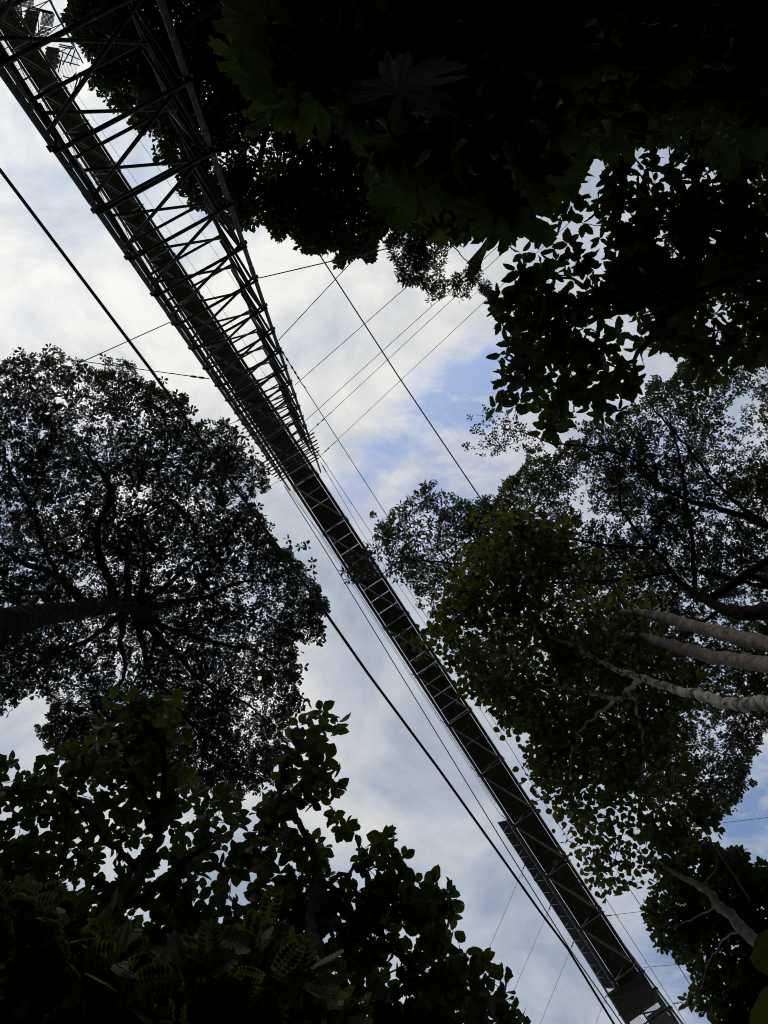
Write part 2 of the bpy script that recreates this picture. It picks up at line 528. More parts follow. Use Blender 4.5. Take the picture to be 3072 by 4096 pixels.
def make_tree(name, label, crown, trunk=None, limbs=(), bark='bark_dark', twig_n=120, twig_rk=.011,
              tip=.006, group=None, seed=1, sparse=()):
    """trunk: list of (u, v, z, radius) from its lowest point in view to the top; continued down to the ground.
    limbs: lists of (u, v, z, radius).  crown: list of foliage layers (dicts)."""
    r = np.random.default_rng(seed)
    nodes, nrad = [], []
    base = None
    tr = None
    if trunk:
        pts = [P(u, v, z) for u, v, z, _ in trunk]; rad = [q[3] for q in trunk]
        low = ground_line(pts[0])
        base = low[0]
        lr = [rad[0] * (1.9 if i == 0 else 1.25 - .06 * i) for i in range(len(low))]
        allp, allr = smooth_line(low + pts, lr + rad, 6, .012, r)
        tr = (allp, allr)
        keep = allp[:, 2] > pts[0][2] - .5
        nodes += list(allp[keep]); nrad += list(allr[keep])
    if base is None:
        c = np.array(crown[0]['poly'], float).mean(0)
        base = P(c[0], c[1], crown[0]['z'][0])
    root = thing(name, (base[0], base[1], max(base[2], 0)), label, 'tree', group)
    wood = []
    own = [0] * len(nodes)
    if tr is not None:
        mb = MB(); mb.tube(tr[0], tr[1], 14); wood.append(('trunk', mb))
    for lb in limbs:
        pts = [P(u, v, z) for u, v, z, _ in lb]; rad = [q[3] for q in lb]
        d = [np.min(np.linalg.norm(np.asarray(nodes) - pts[0], axis=1))]
        j = int(np.argmin(np.linalg.norm(np.asarray(nodes) - pts[0], axis=1)))
        if d[0] > .04:            # start the limb inside the wood it grows from
            pts = [np.asarray(nodes[j])] + pts; rad = [rad[0]] + rad
        lp, lr = smooth_line(pts, rad, 6, .02, r)
        mb = MB(); mb.tube(lp, lr, 8)
        own += [len(wood)] * len(lp)
        wood.append(('limb', mb))
        nodes += list(lp); nrad += list(lr)
    cents = []
    Vs = {}; Fs = {}; Ns = {}
    for li, cr in enumerate(crown):
        u, v = sample_crown(cr['poly'], cr['n'], seed * 31 + li * 7, cr.get('freq', 230), cr.get('contrast', 1.5), cr.get('base', .55), cr.get('holes', ()), cr.get('jit', 26), cr.get('fine', 70))
        z0, z1 = cr['z']
        zz = z0 + (z1 - z0) * (.55 * vnoise(u, v, 160, seed + 77 + li) + .45 * r.random(len(u)))
        c = at(u, v, zz)
        vv, ff = leaf_cloud(c, cr['k'], cr['leaf'], cr['size'], r, cr.get('mode', 'rosette'), cr.get('spread', .2), cr.get('tilt', .5), cr.get('flat', .6))
        mk = cr['mat']
        n0 = Ns.get(mk, 0)
        Vs.setdefault(mk, []).append(vv); Fs.setdefault(mk, []).append(ff + n0); Ns[mk] = n0 + len(vv)
        if cr.get('twigs', True): cents.append(c)
    for mk in Vs:
        big_mesh('crown', np.concatenate(Vs[mk]), np.concatenate(Fs[mk]), M[mk], root)
    if nodes and cents and twig_n:
        c = np.concatenate(cents)
        pick = c[r.choice(len(c), min(twig_n, len(c)), replace=False)]
        for pts, rr, o in grow(nodes, nrad, own, pick, r, tip, rk=twig_rk):
            mb = wood[int(o)][1]; mb.cur = 1
            mb.tube(pts, rr, 5, cap=False)
    for nm, mb in wood:
        mb.build(nm, M[bark], root, smooth=True, mat2=M['twig'])
    return root


# ================================================================== GROUND
mb = MB()
N = 60
xs = np.linspace(-1, 1, N); xs = np.sign(xs) * np.abs(xs) ** 2.2 * 500
for y in xs:
    for x in xs:
        pass
gv = [(x, y, .25 * (vnoise(np.array([x * 40]), np.array([y * 40]), 300, 5)[0] - .5) - .1) for y in xs for x in xs]
gf = [(j * N + i, j * N + i + 1, (j + 1) * N + i + 1, (j + 1) * N + i) for j in range(N - 1) for i in range(N - 1)]
mb.add(gv, gf)
M['ground'] = surf_mat('leaf_litter_soil', [(0.3, (0.02, 0.015, 0.01)), (0.5, (0.05, 0.036, 0.022)), (0.7, (0.085, 0.06, 0.035))], scale=1.5, rough=0.95, bump=.6, bscale=8)
g = mb.build('ground', M['ground'], smooth=True)
g['kind'] = 'structure'

# ================================================================== WALKWAY
ZD = 28.6
left_nodes = [(1184, 1958), (1301, 2137), (1418, 2319), (1534, 2503), (1657, 2685), (1787, 2890), (1922, 3087), (2048, 3296), (2183, 3494), (2313, 3701), (2444, 3914)]
W0 = np.array([at(u, v, ZD - .1) for u, v in left_nodes])
k = np.arange(len(W0))
fx = np.polyfit(k, W0[:, 0], 1); fy = np.polyfit(k, W0[:, 1], 1)
BAY = math.hypot(fx[0], fy[0])
AX = np.array([fx[0], fy[0], 0]) / BAY
LT = np.array([AX[1], -AX[0], 0])          # to the right of the walkway in the picture
if LT[0] < 0: LT = -LT
O0 = np.array([fx[1], fy[1], 0])
print('bay', BAY, 'axis', AX, 'residual', [np.round(W0[i] - (O0 + AX * BAY * i), 2)[:2].tolist() for i in range(len(W0))])
UP = np.array([0, 0, 1.0])


def W(s, t, dz=0.0):
    """walkway coordinates: s metres along, t metres to the right of the left edge, dz above the deck"""
    return O0 + AX * s + LT * t + UP * (ZD + dz)


WID = .95
walk = thing('canopy_walkway', W(0, WID / 2, 0), 'long narrow grey footbridge of plank panels crossing the sky from corner to corner', 'walkway')
K0, K1 = -13, 10.25
S0, S1 = K0 * BAY, K1 * BAY
# deck panels, four to a bay with a slit of sky between
npan = int(round((S1 - S0) / (BAY / 4)))
rw = random.Random(3)
for i in range(npan):
    s = S0 + i * BAY / 4
    gap = .016 if i % 4 else .012
    if rw.random() < .3: gap = .006
    mb = MB()
    ln = BAY / 4 - gap
    z = rw.uniform(-.004, .004)
    mb.box(W(s + ln / 2, .472, z), AX * ln / 2, LT * .424, UP * .034)
    for j in range(10):      # grooves of the board: shallow ribs along the walkway
        mb.box(W(s + ln / 2, .472 - .369 + .082 * j, z - .040), AX * ln / 2 * .985, LT * .014, UP * .0075)
    mb.build('deck_panel', M['deck'], walk)
for t in (-.012, WID + .006):     # side beams
    mb = MB()
    mb.box(W((S0 + S1) / 2, t, -.02), AX * (S1 - S0) / 2, LT * .045, UP * .055)
    mb.box(W((S0 + S1) / 2, t, -.082), AX * (S1 - S0) / 2, LT * .030, UP * .006)
    mb.build('side_beam', M['steel_dark'], walk)
# chords: two tubes a side, at deck level and half a metre below
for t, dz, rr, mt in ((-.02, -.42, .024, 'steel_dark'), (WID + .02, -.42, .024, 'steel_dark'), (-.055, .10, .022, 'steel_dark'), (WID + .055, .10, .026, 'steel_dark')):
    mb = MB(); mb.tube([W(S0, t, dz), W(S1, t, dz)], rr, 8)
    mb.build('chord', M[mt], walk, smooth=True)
for kn in range(K0, int(K1) + 1):
    s = kn * BAY
    mb = MB(); mb.tube([W(s, -.10, -.42), W(s, WID + .10, -.42)], .024, 8); mb.build('cross_bar', M['brace'], walk, smooth=True)
    mb = MB(); mb.tube([W(s + .12, -.02, -.06), W(s + .12, WID + .02, -.06)], .02, 8); mb.build('bearer', M['steel_dark'], walk, smooth=True)
    for t in (-.0, WID):
        mb = MB(); mb.tube([W(s, t, -.44), W(s, t, .02)], .022, 8)
        mb.tube([W(s, t - .035 if t == 0 else t - .035, -.42), W(s, t + .035, -.42)], .042, 8)
        mb.build('post', M['steel'], walk, smooth=True)
    mb = MB(); mb.tube([W(s, .03, -.41), W(s, WID * .6, -.05)], .018, 8); mb.build('sway_brace', M['alu'], walk, smooth=True)
    if s + BAY <= S1 + .1:
        mb = MB(); mb.tube([W(s + .04, .02, -.40), W(s + BAY - .04, WID - .02, -.40)], .02, 8); mb.build('diagonal_brace', M['brace'], walk, smooth=True)
        mb = MB(); mb.tube([W(s + .10, .02, -.10), W(s + BAY - .08, WID - .02, -.10)], .02, 8); mb.build('diagonal_brace', M['brace'], walk, smooth=True)
    for t in (-.04, WID + .05):
        sd = -1 if t < 0 else 1
        mb = MB(); mb.tube([W(s, t, -.05), W(s, t + sd * (.12 if sd < 0 else .02), 1.15)], .016, 7)
        mb.tube([W(s - .03, t + sd * .015, .02), W(s + .10, t + sd * .03, .03)], .030, 7)
        mb.build('handrail_post', M['steel_dark'], walk, smooth=True)
# left and right guard rails
for sd in (-1, 1):
    mb = MB()
    t = -.20 if sd < 0 else WID + .05
    mb.tube([W(S0, t, 1.12), W(S1, t, 1.12)], .006 if sd < 0 else .016, 6)
    if sd < 0:
        mb.tube([W(S0, -.145, .8), W(S1, -.145, .8)], .003, 4)
        s = S0
        while s < S1:
            mb.tube([W(s, -.13, .78), W(s, -.205, 1.13)], .0032, 4, cap=False)
            s += .17
    else:
        for h in (.4, .75): mb.tube([W(S0, t, h), W(S1, t, h)], .008, 5)
    mb.build('guard_rail', M['steel'], walk)
# wide mesh side screen of the last bays
s_a = 7.0 * BAY - .1
mb = MB()
for j in range(17):
    q = j / 16
    mb.tube([W(s_a, -.08 - .34 * q, .05 + .45 * q), W(S1, -.08 - .36 * q, .05 + .45 * q)], .0135, 5)
mb.build('side_screen', M['steel_dark'], walk, smooth=True)
for q, rr in ((0.12, .030), (1.0, .022)):
    mb = MB(); mb.tube([W(s_a, -.05 - .37 * q, .03 + .45 * q), W(S1 + .3, -.05 - .37 * q, .03 + .45 * q)], rr, 8)
    mb.build('screen_rail', M['brace'], walk, smooth=True)
s = s_a; i = 0
while s < S1:
    mb = MB(); mb.tube([W(s, -.04, .02), W(s, -.44, .49)], .014, 6); mb.build('screen_rung', M['brace'], walk, smooth=True)
    if i % 2 == 0:
        mb = MB(); mb.tube([W(s + .04, -.04, .02), W(s + .42, -.43, .48)], .012, 6); mb.build('screen_rung', M['brace'], walk, smooth=True)
    s += .5; i += 1
# one long bar through the deck near the last tower
for kn, l0, l1 in ((7.95, -.45, WID + .28), (-9.4, -.4, WID + .42)):
    mb = MB(); mb.tube([W(kn * BAY, l0, -.30), W(kn * BAY, l1, -.30)], .032, 8)
    for q in (l0 + .05, l1 - .05):
        mb.tube([W(kn * BAY, q, -.38), W(kn * BAY, q, -.22)], .05, 8)
    mb.build('outrigger_bar', M['steel_dark'], walk, smooth=True)

# ================================================================== LATTICE TOWER
LEVEL = 1.13


def lattice_tower(name, label, A, B, ztop, zlv0, zmax_lv, leg_r=.036, bar_r=.023, level=LEVEL, over=None, solid_from=-1):
    A = np.array([A[0], A[1], 0]); B = np.array([B[0], B[1], 0])
    e1 = (B - A); side = np.linalg.norm(e1); e1 /= side
    e2 = np.array([-e1[1], e1[0], 0])
    mid = (A + B) / 2
    if np.dot(e2, mid) < 0: e2 = -e2
    D = A + e2 * side; C = B + e2 * side
    corners = {'A': A, 'B': B, 'C': C, 'D': D}
    root = thing(name, (A + C) / 2, label, 'tower')
    zs = []
    z = zlv0
    while z > .3: z -= level
    z += level
    while z <= zmax_lv + .01:
        zs.append(z); z += level
    for key, c in corners.items():
        mb = MB()
        lp = [c + UP * q for q in np.linspace(-.05, ztop, 14)]
        mb.tube(lp, leg_r, 12)
        for zz in zs:      # couplers and joint sleeves
            mb.tube([c + UP * (zz - .04), c + UP * (zz + .04)], leg_r * 1.22, 12)
            mb.box(c + UP * zz + (e1 if key in 'BC' else -e1) * (leg_r + .012), e1 * .014, e2 * .018, UP * .03)
        for q in np.arange(2.3, ztop, 3.39):
            mb.tube([c + UP * (q - .10), c + UP * (q + .10)], leg_r * 1.14, 12)
        mb.box(c + UP * (-.04), e1 * .12, e2 * .12, UP * .03)
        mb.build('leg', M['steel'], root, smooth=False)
    rt = random.Random(5)
    for i, zz in enumerate(zs):
        hi = over is not None and zz > over
        for (p, q, off) in (('A', 'B', -e2), ('D', 'C', e2), ('A', 'D', -e1), ('B', 'C', e1)):
            a, b = corners[p], corners[q]
            d = (b - a) / side
            o = off * (leg_r + bar_r) * (1 if p + q in ('AB', 'DC') else -1)
            ov = rt.uniform(.12, .26) if hi and p in 'AD' and q in 'BC' else (.03 if p + q in ('AB', 'DC') else -.03)
            mb = MB(); mb.tube([a - d * ov + o + UP * zz, b + d * ov + o + UP * zz], bar_r, 10)
            mb.build('horizontal_bar', M['steel'], root, smooth=True)
            if hi and p + q in ('AB', 'DC'):      # doubled bars under the deck
                mb = MB(); mb.tube([a - d * ov * .8 + o + UP * (zz + .52), b + d * ov * .9 + o + UP * (zz + .52)], bar_r, 10)
                mb.build('horizontal_bar', M['steel'], root, smooth=True)
            if i + 1 < len(zs):
                z2 = zs[i + 1]
                o2 = off * (leg_r + bar_r) * -1
                if p + q == 'AB': s0, s1 = b + UP * (zz + .08), a + UP * (z2 - .1)
                elif p + q == 'DC': s0, s1 = a + UP * (zz + .08), b + UP * (z2 - .1)
                elif i % 2: s0, s1 = a + UP * (zz + .08), b + UP * (z2 - .1)
                else: s0, s1 = b + UP * (zz + .08), a + UP * (z2 - .1)
                if p in 'AB' and q in 'CD' and False: continue
                mb = MB(); mb.tube([s0 + o2, s1 + o2], bar_r * .96, 10)
                mb.build('diagonal_brace', M['steel'], root, smooth=True)
    return root, corners, e1, e2, side, zs


A1 = at(1131, 1919, 28.3); B1 = at(1266, 1839, 28.3)
tower, tc, te1, te2, tside, tzs = lattice_tower('lattice_tower', 'square mast of weathered scaffold tubes rising beside the camera to the walkway', A1, B1, 31.0, 1.6 + 7.72, 28.25, over=23.5)
print('tower side', tside, 'levels', len(tzs))


def tower_pt(c, z):
    return c + UP * z


# end tower at the lower right
A2 = at(2346, 3837, 31.0); B2 = at(2481, 3743, 31.0)
B2 = A2 + (B2 - A2) / np.linalg.norm(B2 - A2) * 1.5
tower2, t2c, f1, f2, s2, z2s = lattice_tower('mesh_clad_tower', 'scaffold tower clad in thin bars carrying the lower end of the walkway', A2, B2, 31.0, 28.45, 28.46, bar_r=.024)
mb = MB()
for j in range(1, 25):
    q = j / 25
    for (a, b, o) in ((t2c['A'], t2c['B'], f2 * .03), (t2c['D'], t2c['C'], f2 * .06)):
        c = a + (b - a) * q + o
        mb.tube([c + UP * 18.0, c + UP * 29.6], .0065, 5)
mb.build('bar_cladding', M['steel'], tower2)
cc2 = (t2c['A'] + t2c['C']) / 2
mb = MB(); mb.box(cc2 - f2 * .16 + UP * 28.52, f1 * .71, f2 * .57, UP * .02); mb.build('landing', M['deck'], tower2)
mb = MB(); mb.box(cc2 - f2 * .45 + UP * 25.1, f1 * .71, f2 * .26, UP * .02); mb.build('landing', M['deck'], tower2)
for j in range(26):
    k_ = j % 13
    c = cc2 + UP * (28.2 - .24 * k_ - (3.1 if j > 12 else 0)) + f2 * (.52 - .078 * k_) * (1 if j < 13 else -1)
    mb = MB()
    mb.box(c + f1 * (.32 if j < 13 else -.34), f1 * .33, f2 * .125, UP * .012)
    mb.build('stair_tread', M['deck'], tower2)
for sd in (-.05, .62, -.66):
    mb = MB(); c = (t2c['A'] + t2c['C']) / 2 + f1 * sd
    mb.tube([c + UP * 28.4 + f2 * .0, c + UP * 27.0 + f2 * .72], .03, 6); mb.build('stringer', M['steel_dark'], tower2)

# stair tower at the upper left end of the walkway
A3 = at(60, 372, 30.5); B3 = at(332, 252, 30.5)
tower3, t3c, g1, g2, s3, z3s = lattice_tower('stair_tower', 'distant scaffold tower with perforated stairs at the upper end of the walkway', A3, B3, 30.5, 28.3, 30.3, leg_r=.03, bar_r=.017, level=1.15)
c3 = (t3c['A'] + t3c['C']) / 2
print('stair tower side', s3)


def plate(mb, u, v, z, du, dv, thick=.02, ax=(1.0, .17)):
    """flat plate centred at pixel (u, v), half sizes du x dv pixels at that height"""
    c = P(u, v, z)
    e = P(u + ax[0] * du, v + ax[1] * du, z) - c
    n = P(u - ax[1] * dv, v + ax[0] * dv, z) - c
    mb.box(c, e, n, UP * thick)
    return c, e, n


def perforated(u, v, z, du, dv):
    mb = MB()
    c = P(u, v, z); e = P(u + du, v + .17 * du, z) - c; n = P(u - .17 * dv, v + dv, z) - c
    rows = max(2, int(round(dv / 2.4))); cols = max(4, int(round(du / 2.6)))
    for i in range(rows + 1):
        mb.box(c + n * (-1 + 2 * i / rows), e, n * (.40 / rows), UP * .012)
    for i in range(cols + 1):
        mb.box(c + e * (-1 + 2 * i / cols), e * (.38 / cols), n, UP * .009)
    mb.build('stair_tread', M['tread'], tower3)


perforated(190, 78, 30.4, 24, 24)
for i in range(6):
    perforated(182 - 8.5 * i, 115 + 15.5 * i, 30.0 - .22 * i, 21, 5.2)
for i in range(6):
    perforated(62 + 1.5 * i, 3 + 15 * i, 29.6 - .2 * i, 18, 4.8)
for i in range(4):
    perforated(110, -14 + 13 * i, 29.8 - .2 * i, 24, 4.2)
for i in range(4):
    perforated(228 - 3 * i, 224 + 13 * i, 29.6 - .2 * i, 12, 4)
for (u, v, z, du, dv, st) in ((122, 90, 30.6, 25, 48, 6), (206, 232, 30.2, 25, 42, 5)):
    mb = MB(); plate(mb, u, v, z, du, dv, .02)
    for i in range(st):
        plate(mb, u, v - dv + 2 * dv * (i + .5) / st, z - .05, du, 1.6, .03)
    mb.build('stair_soffit', M['tread'], tower3)
for (u0, v0, u1, v1, rr) in ((25, -10, 130, 205, .03), (45, -10, 152, 190, .03), (78, -10, 88, 60, .02), (120, 30, 85, 100, .02), (132, 30, 212, 50, .02), (110, 32, 216, 56, .02),
                             (160, 170, 148, 35, .016), (130, 150, 160, 40, .016), (210, 62, 130, 160, .016), (238, 178, 295, 190, .018), (236, 186, 295, 196, .018), (232, 200, 318, 238, .016),
                             (252, 212, 232, 290, .016), (285, 196, 250, 260, .016), (300, 200, 280, 262, .016), (318, 290, 287, 398, .02), (330, 290, 294, 404, .02), (252, 305, 308, 320, .016), (255, 345, 306, 290, .014), (235, 240, 318, 262, .016)):
    mb = MB(); mb.tube([P(u0, v0, 30.2), P(u1, v1, 30.2)], rr * 1.5, 7)
    mb.build('strut', M['steel'], tower3, smooth=True)
mb = MB()
for i in range(17):
    mb.tube([P(232 + 5.2 * i, 195 + 1.0 * i, 30.0), P(212 + 5.0 * i, 300 + 6 * i, 29.0)], .0045, 4)
mb.build('wire_screen', M['steel'], tower3)
for (t_, sd) in ((-.16, -1), (WID + .16, 1)):
    mb = MB()
    for (p0, p1) in ((-12.55, -12.2), (-11.95, -11.45), (-11.3, -11.05)):
        mb.box(W((p0 + p1) / 2 * BAY, t_, -.16), AX * abs(p1 - p0) / 2 * BAY, LT * .07, UP * .02)
    mb.build('edge_board', M['orange'], tower3)

# ================================================================== CABLES
CAB = []


def cable(name, label, pts, rad, mat='cable', group=None, sag=0.0, clamp=None, n=6):
    pts = [np.asarray(p, float) for p in pts]
    root = thing(name, pts[0], label, 'cable', group)
    line = []
    for i in range(len(pts) - 1):
        m = 14
        for j in range(m + (i == len(pts) - 2)):
            t = j / m
            line.append(pts[i] * (1 - t) + pts[i + 1] * t - UP * sag * 4 * t * (1 - t))
    mb = MB(); mb.tube(line, rad, n); mb.build('wire', M[mat], root, smooth=True)
    if clamp:
        d = pts[1] - pts[0]; L = np.linalg.norm(d); d /= L
        mb = MB()
        mb.tube([pts[0], pts[0] + d * (clamp[-1] + .3)], rad * 1.15, 6)
        for q in clamp:
            c = pts[0] + d * q
            mb.tube([c - d * .07, c - d * .03, c + d * .03, c + d * .07], [.009, .022, .022, .009], 6)
        mb.tube([pts[0] + d * (clamp[-1] + .25), pts[0] + d * (clamp[-1] + .45) + np.array([.05, .03, -.12])], .006, 4)
        mb.build('turnbuckle', M['steel_dark'], root, smooth=True)
    return root


GR = 'stay cables of the walkway and its towers'
cable('suspension_cable', 'thickest dark cable sweeping from the left edge across the big tree to the bottom right', [P(-380, 230, 9.0), P(0, 680, 10.2), P(600, 1475, 11.8), P(1310, 2462, 13.2), P(1474, 2697, 13.7), P(1760, 3083, 14.5), P(2000, 3420, 15.3), P(2159, 3645, 15.9), P(2270, 3793, 16.3), P(2456, 4096, 17), P(2540, 4230, 17.3)], .0225, 'rope', n=8)
cable('suspension_cable', 'second long cable running just above the thick cable down to the bottom right corner', [P(1135, 1940, 30.6), P(1300, 2200, 29.8), P(1604, 2700, 28), P(2000, 3350, 26), P(2280, 3798, 24.4), P(2487, 4096, 23.4), P(2580, 4240, 23)], .017)
cable('suspension_cable', 'faint thin cable between the walkway and the second long cable', [P(1145, 1950, 30.8), P(1335, 2210, 29.8), P(1640, 2690, 29.4), P(1985, 3215, 29.0)], .009)
cable('suspension_cable', 'strong bare cable dropping from the dark tree past the blue gap into the right crown', [P(1120, 760, 17.2), P(1255, 983, 18), P(1590, 1500, 18.6), P(1950, 2035, 19), P(2170, 2340, 19.2), P(2480, 2760, 19.4)], .016)
cable('stay_cable', 'cable with chain fittings leaving the lit leg of the mast for the twiggy tree', [P(1108, 1372, 15.9), P(1200, 1522, 17.2), P(1515, 2012, 21.5), P(1800, 2450, 24)], .009, group=GR, clamp=[.35, .6, .9, 1.1, 1.3])
cable('stay_cable', 'outer of two thin cables from the mast top toward the walkway trees', [P(1238, 1765, 28.6), P(1282, 1826, 28.8), P(1480, 2125, 29.2), P(1900, 2760, 29.6), P(2163, 3190, 29.8), P(2347, 3470, 30), P(2463, 3658, 30), P(2780, 4150, 30.2)], .010, group=GR, clamp=[.4, .55, .7])
cable('stay_cable', 'inner of two thin cables from the mast top toward the walkway trees', [P(1282, 1848, 28.3), P(1450, 2135, 28.9), P(1690, 2480, 29.2), P(2000, 2960, 29.6)], .008, group=GR, clamp=[.2, .3, .4])
cable('stay_cable', 'cable slanting left of the lower right tree behind its edge leaves', [P(2300, 3225, 27), P(2491, 3516, 26.5), P(2598, 3675, 26), P(2761, 3940, 25.4), P(2900, 4150, 25)], .011, group=GR)
cable('stay_cable', 'dark stay crossing above the lower right tree near its top twigs', [P(2735, 3200, 17.6), P(2882, 3423, 17.4), P(3000, 3600, 17.2)], .013, group=GR)
for i, (lab, pts, rad, cl) in enumerate([
    ('nearly level stay from the lit leg to the dark tree edge', [P(1034, 1113, 13.2), P(1365, 1036, 12.4), P(1700, 960, 11.6)], .010, None),
    ('stay from the chain fitting on the mast up to the dark tree', [P(1110, 1365, 15.8), P(1378, 1078, 15), P(1600, 840, 14.3)], .009, None),
    ('lowest long stay of the group ending at the feathery clump', [P(1180, 1540, 19), P(1610, 1162, 17), P(2050, 775, 15)], .008, None),
    ('long stay passing the feathery clump on its lower side', [P(1214, 1690, 22.6), P(1810, 1150, 19), P(2250, 750, 17)], .008, None),
    ('long stay touching the small hanging sprigs', [P(1234, 1733, 24.3), P(1850, 1160, 20), P(2320, 730, 17)], .008, [.5, .75]),
    ('rightmost long stay running to the serrated leaf tree', [P(1285, 1820, 27), P(1620, 1505, 24.4), P(2040, 1110, 21), P(2300, 870, 19)], .008, [.25, .4]),
    ('stay from the mast left leg down into the big round crown', [P(684, 1287, 12.4), P(380, 1424, 12.2), P(100, 1550, 12)], .008, None),
    ('stay with a hook reaching left over the big round crown', [P(838, 1515, 15), P(540, 1474, 14.8), P(250, 1434, 14.6)], .008, [.15, .3]),
    ('short stay from the mast into the left crown edge', [P(960, 1680, 19), P(900, 1703, 18.8), P(760, 1760, 18.4)], .008, None),
    ('lowest short stay from the mast end bars to the left crown', [P(1120, 1922, 27), P(1080, 1943, 26), P(900, 2030, 24)], .008, None),
    ('pale stay falling from the mesh screen start to the broad leaves', [P(2103, 3452, 28), P(1948, 3814, 24), P(1800, 4170, 20)], .006, [.15, .3]),
    ('second pale stay falling left from the mesh screen', [P(2207, 3611, 28.2), P(2063, 3947, 25), P(1960, 4180, 22)], .006, [.15, .3]),
    ('third pale stay falling left below the crossing cables', [P(2297, 3761, 28.2), P(2161, 4096, 25), P(2110, 4220, 23)], .006, [.15, .3]),
    ('shortest pale stay at the bottom edge beside the clad tower', [P(2427, 3977, 28), P(2383, 4096, 26), P(2340, 4220, 24)], .006, [.2]),
    ('level stay from the outrigger bar into the right foliage', [P(2231, 3372, 28.2), P(2680, 3316, 25), P(3072, 3270, 22), P(3250, 3250, 21)], .007, [.2]),
    ('flat stay from the walkway to the top of the lower right tree', [P(2337, 3536, 28.2), P(2598, 3528, 25), P(2800, 3520, 23)], .006, None),
    ('stay with a coiled fitting reaching the side of the lower right tree', [P(2420, 3664, 28.2), P(2588, 3643, 25.5), P(2760, 3620, 23)], .007, [.15, .3, .45]),
    ('flat stay leaving the clad tower corner post', [P(2575, 3870, 28.6), P(2709, 3858, 26), P(2900, 3842, 23)], .007, None),
    ('lowest stay on the right of the clad tower', [P(2690, 4015, 25), P(2752, 4006, 24), P(2900, 3985, 22)], .007, [.2, .4]),
    ('thin wire beside the walkway seen through the mast bars', [P(240, 280, 29.6), P(391, 500, 29.6), P(928, 1296, 29.4), P(1080, 1530, 29.4)], .007, None),
    ('outer thin wire seen through the mast bars', [P(420, 350, 28.5), P(517, 500, 28.5), P(862, 1010, 28.2), P(985, 1200, 28)], .007, None),
]):
    cable('stay_cable', lab, pts, rad, group=GR, clamp=cl)

# ================================================================== TREES
# --- big round crown at the left
T1_THIN = 1.1
T1 = [(-250, 1400), (0, 1450), (100, 1400), (240, 1400), (300, 1450), (380, 1470), (440, 1410), (500, 1440), (560, 1520), (640, 1560), (740, 1600), (780, 1700), (870, 1690), (960, 1730), (1010, 1830), (1070, 1880), (1085, 1950), (1000, 2010), (1050, 2070), (1080, 2150), (1180, 2220), (1260, 2290), (1290, 2370), (1300, 2470), (1240, 2550), (1185, 2580), (1225, 2660), (1175, 2730), (1190, 2800), (1160, 2870), (1145, 3000), (1060, 3120), (960, 3180), (800, 3170), (500, 3120), (300, 3070), (190, 3010), (165, 2900), (240, 2840), (130, 2760), (60, 2830), (-250, 2900)]
t1_limbs = [
    [(480, 2440, 20.2, .13), (440, 2330, 20.9, .10), (400, 2230, 21.4, .085), (390, 2100, 21.9, .07), (440, 1990, 22.4, .055), (400, 1880, 22.8, .045), (340, 1800, 23.2, .03)],
    [(440, 1990, 22.4, .06), (460, 2060, 22.2, .055), (420, 2090, 22.1, .06)],
    [(390, 2100, 21.9, .05), (450, 2010, 22.4, .045), (440, 1930, 22.8, .04), (370, 1850, 23.2, .03), (350, 1760, 23.4, .02)],
    [(330, 2400, 18.8, .10), (230, 2300, 20.2, .085), (110, 2260, 21.2, .07), (0, 2180, 22, .05), (-120, 2100, 22.5, .03)],
    [(230, 2300, 20.2, .06), (170, 2170, 21.2, .055), (130, 2060, 22, .05), (50, 1900, 22.8, .04), (10, 1780, 23.4, .025)],
    [(520, 2420, 20.4, .10), (510, 2250, 21.2, .065), (500, 2180, 21.8, .055), (470, 2110, 22.2, .05), (560, 2060, 22.7, .035), (690, 2010, 23.2, .02)],
    [(560, 2380, 20.6, .08), (580, 2240, 21.4, .05), (560, 2120, 22.2, .035), (600, 2010, 22.8, .025)],
    [(580, 2400, 20.6, .09), (680, 2330, 21.3, .06), (780, 2240, 21.9, .045), (900, 2160, 22.6, .03), (960, 2060, 23.2, .02)],
    [(560, 2440, 20.4, .10), (700, 2410, 21.1, .075), (820, 2390, 21.8, .055), (960, 2330, 22.5, .035), (1080, 2330, 23.1, .02)],
    [(540, 2450, 20.4, .11), (620, 2540, 21, .085), (730, 2640, 21.7, .065), (830, 2740, 22.3, .045), (960, 2800, 22.9, .03), (1060, 2880, 23.4, .02)],
    [(560, 2460, 20.4, .09), (700, 2520, 21.2, .06), (860, 2570, 22, .045), (1000, 2600, 22.7, .03), (1100, 2650, 23.2, .018)],
    [(540, 2450, 20.4, .10), (570, 2580, 21, .07), (600, 2700, 21.7, .055), (690, 2790, 22.3, .04), (760, 2900, 22.9, .03), (850, 3040, 23.4, .02)],
    [(500, 2460, 20.2, .09), (480, 2560, 21, .06), (500, 2680, 21.8, .045), (440, 2800, 22.6, .03), (400, 2920, 23.2, .02)],
    [(480, 2460, 20, .09), (400, 2530, 20.8, .06), (280, 2590, 21.6, .05), (120, 2610, 22.3, .04), (-60, 2590, 22.8, .03)],
    [(620, 2540, 21, .05), (600, 2640, 21.6, .035), (530, 2740, 22.3, .025), (520, 2840, 23, .018)],
    [(240, 2440, 17.5, .07), (150, 2370, 19.4, .05), (40, 2390, 20.6, .04), (-60, 2420, 21.4, .03)],
]
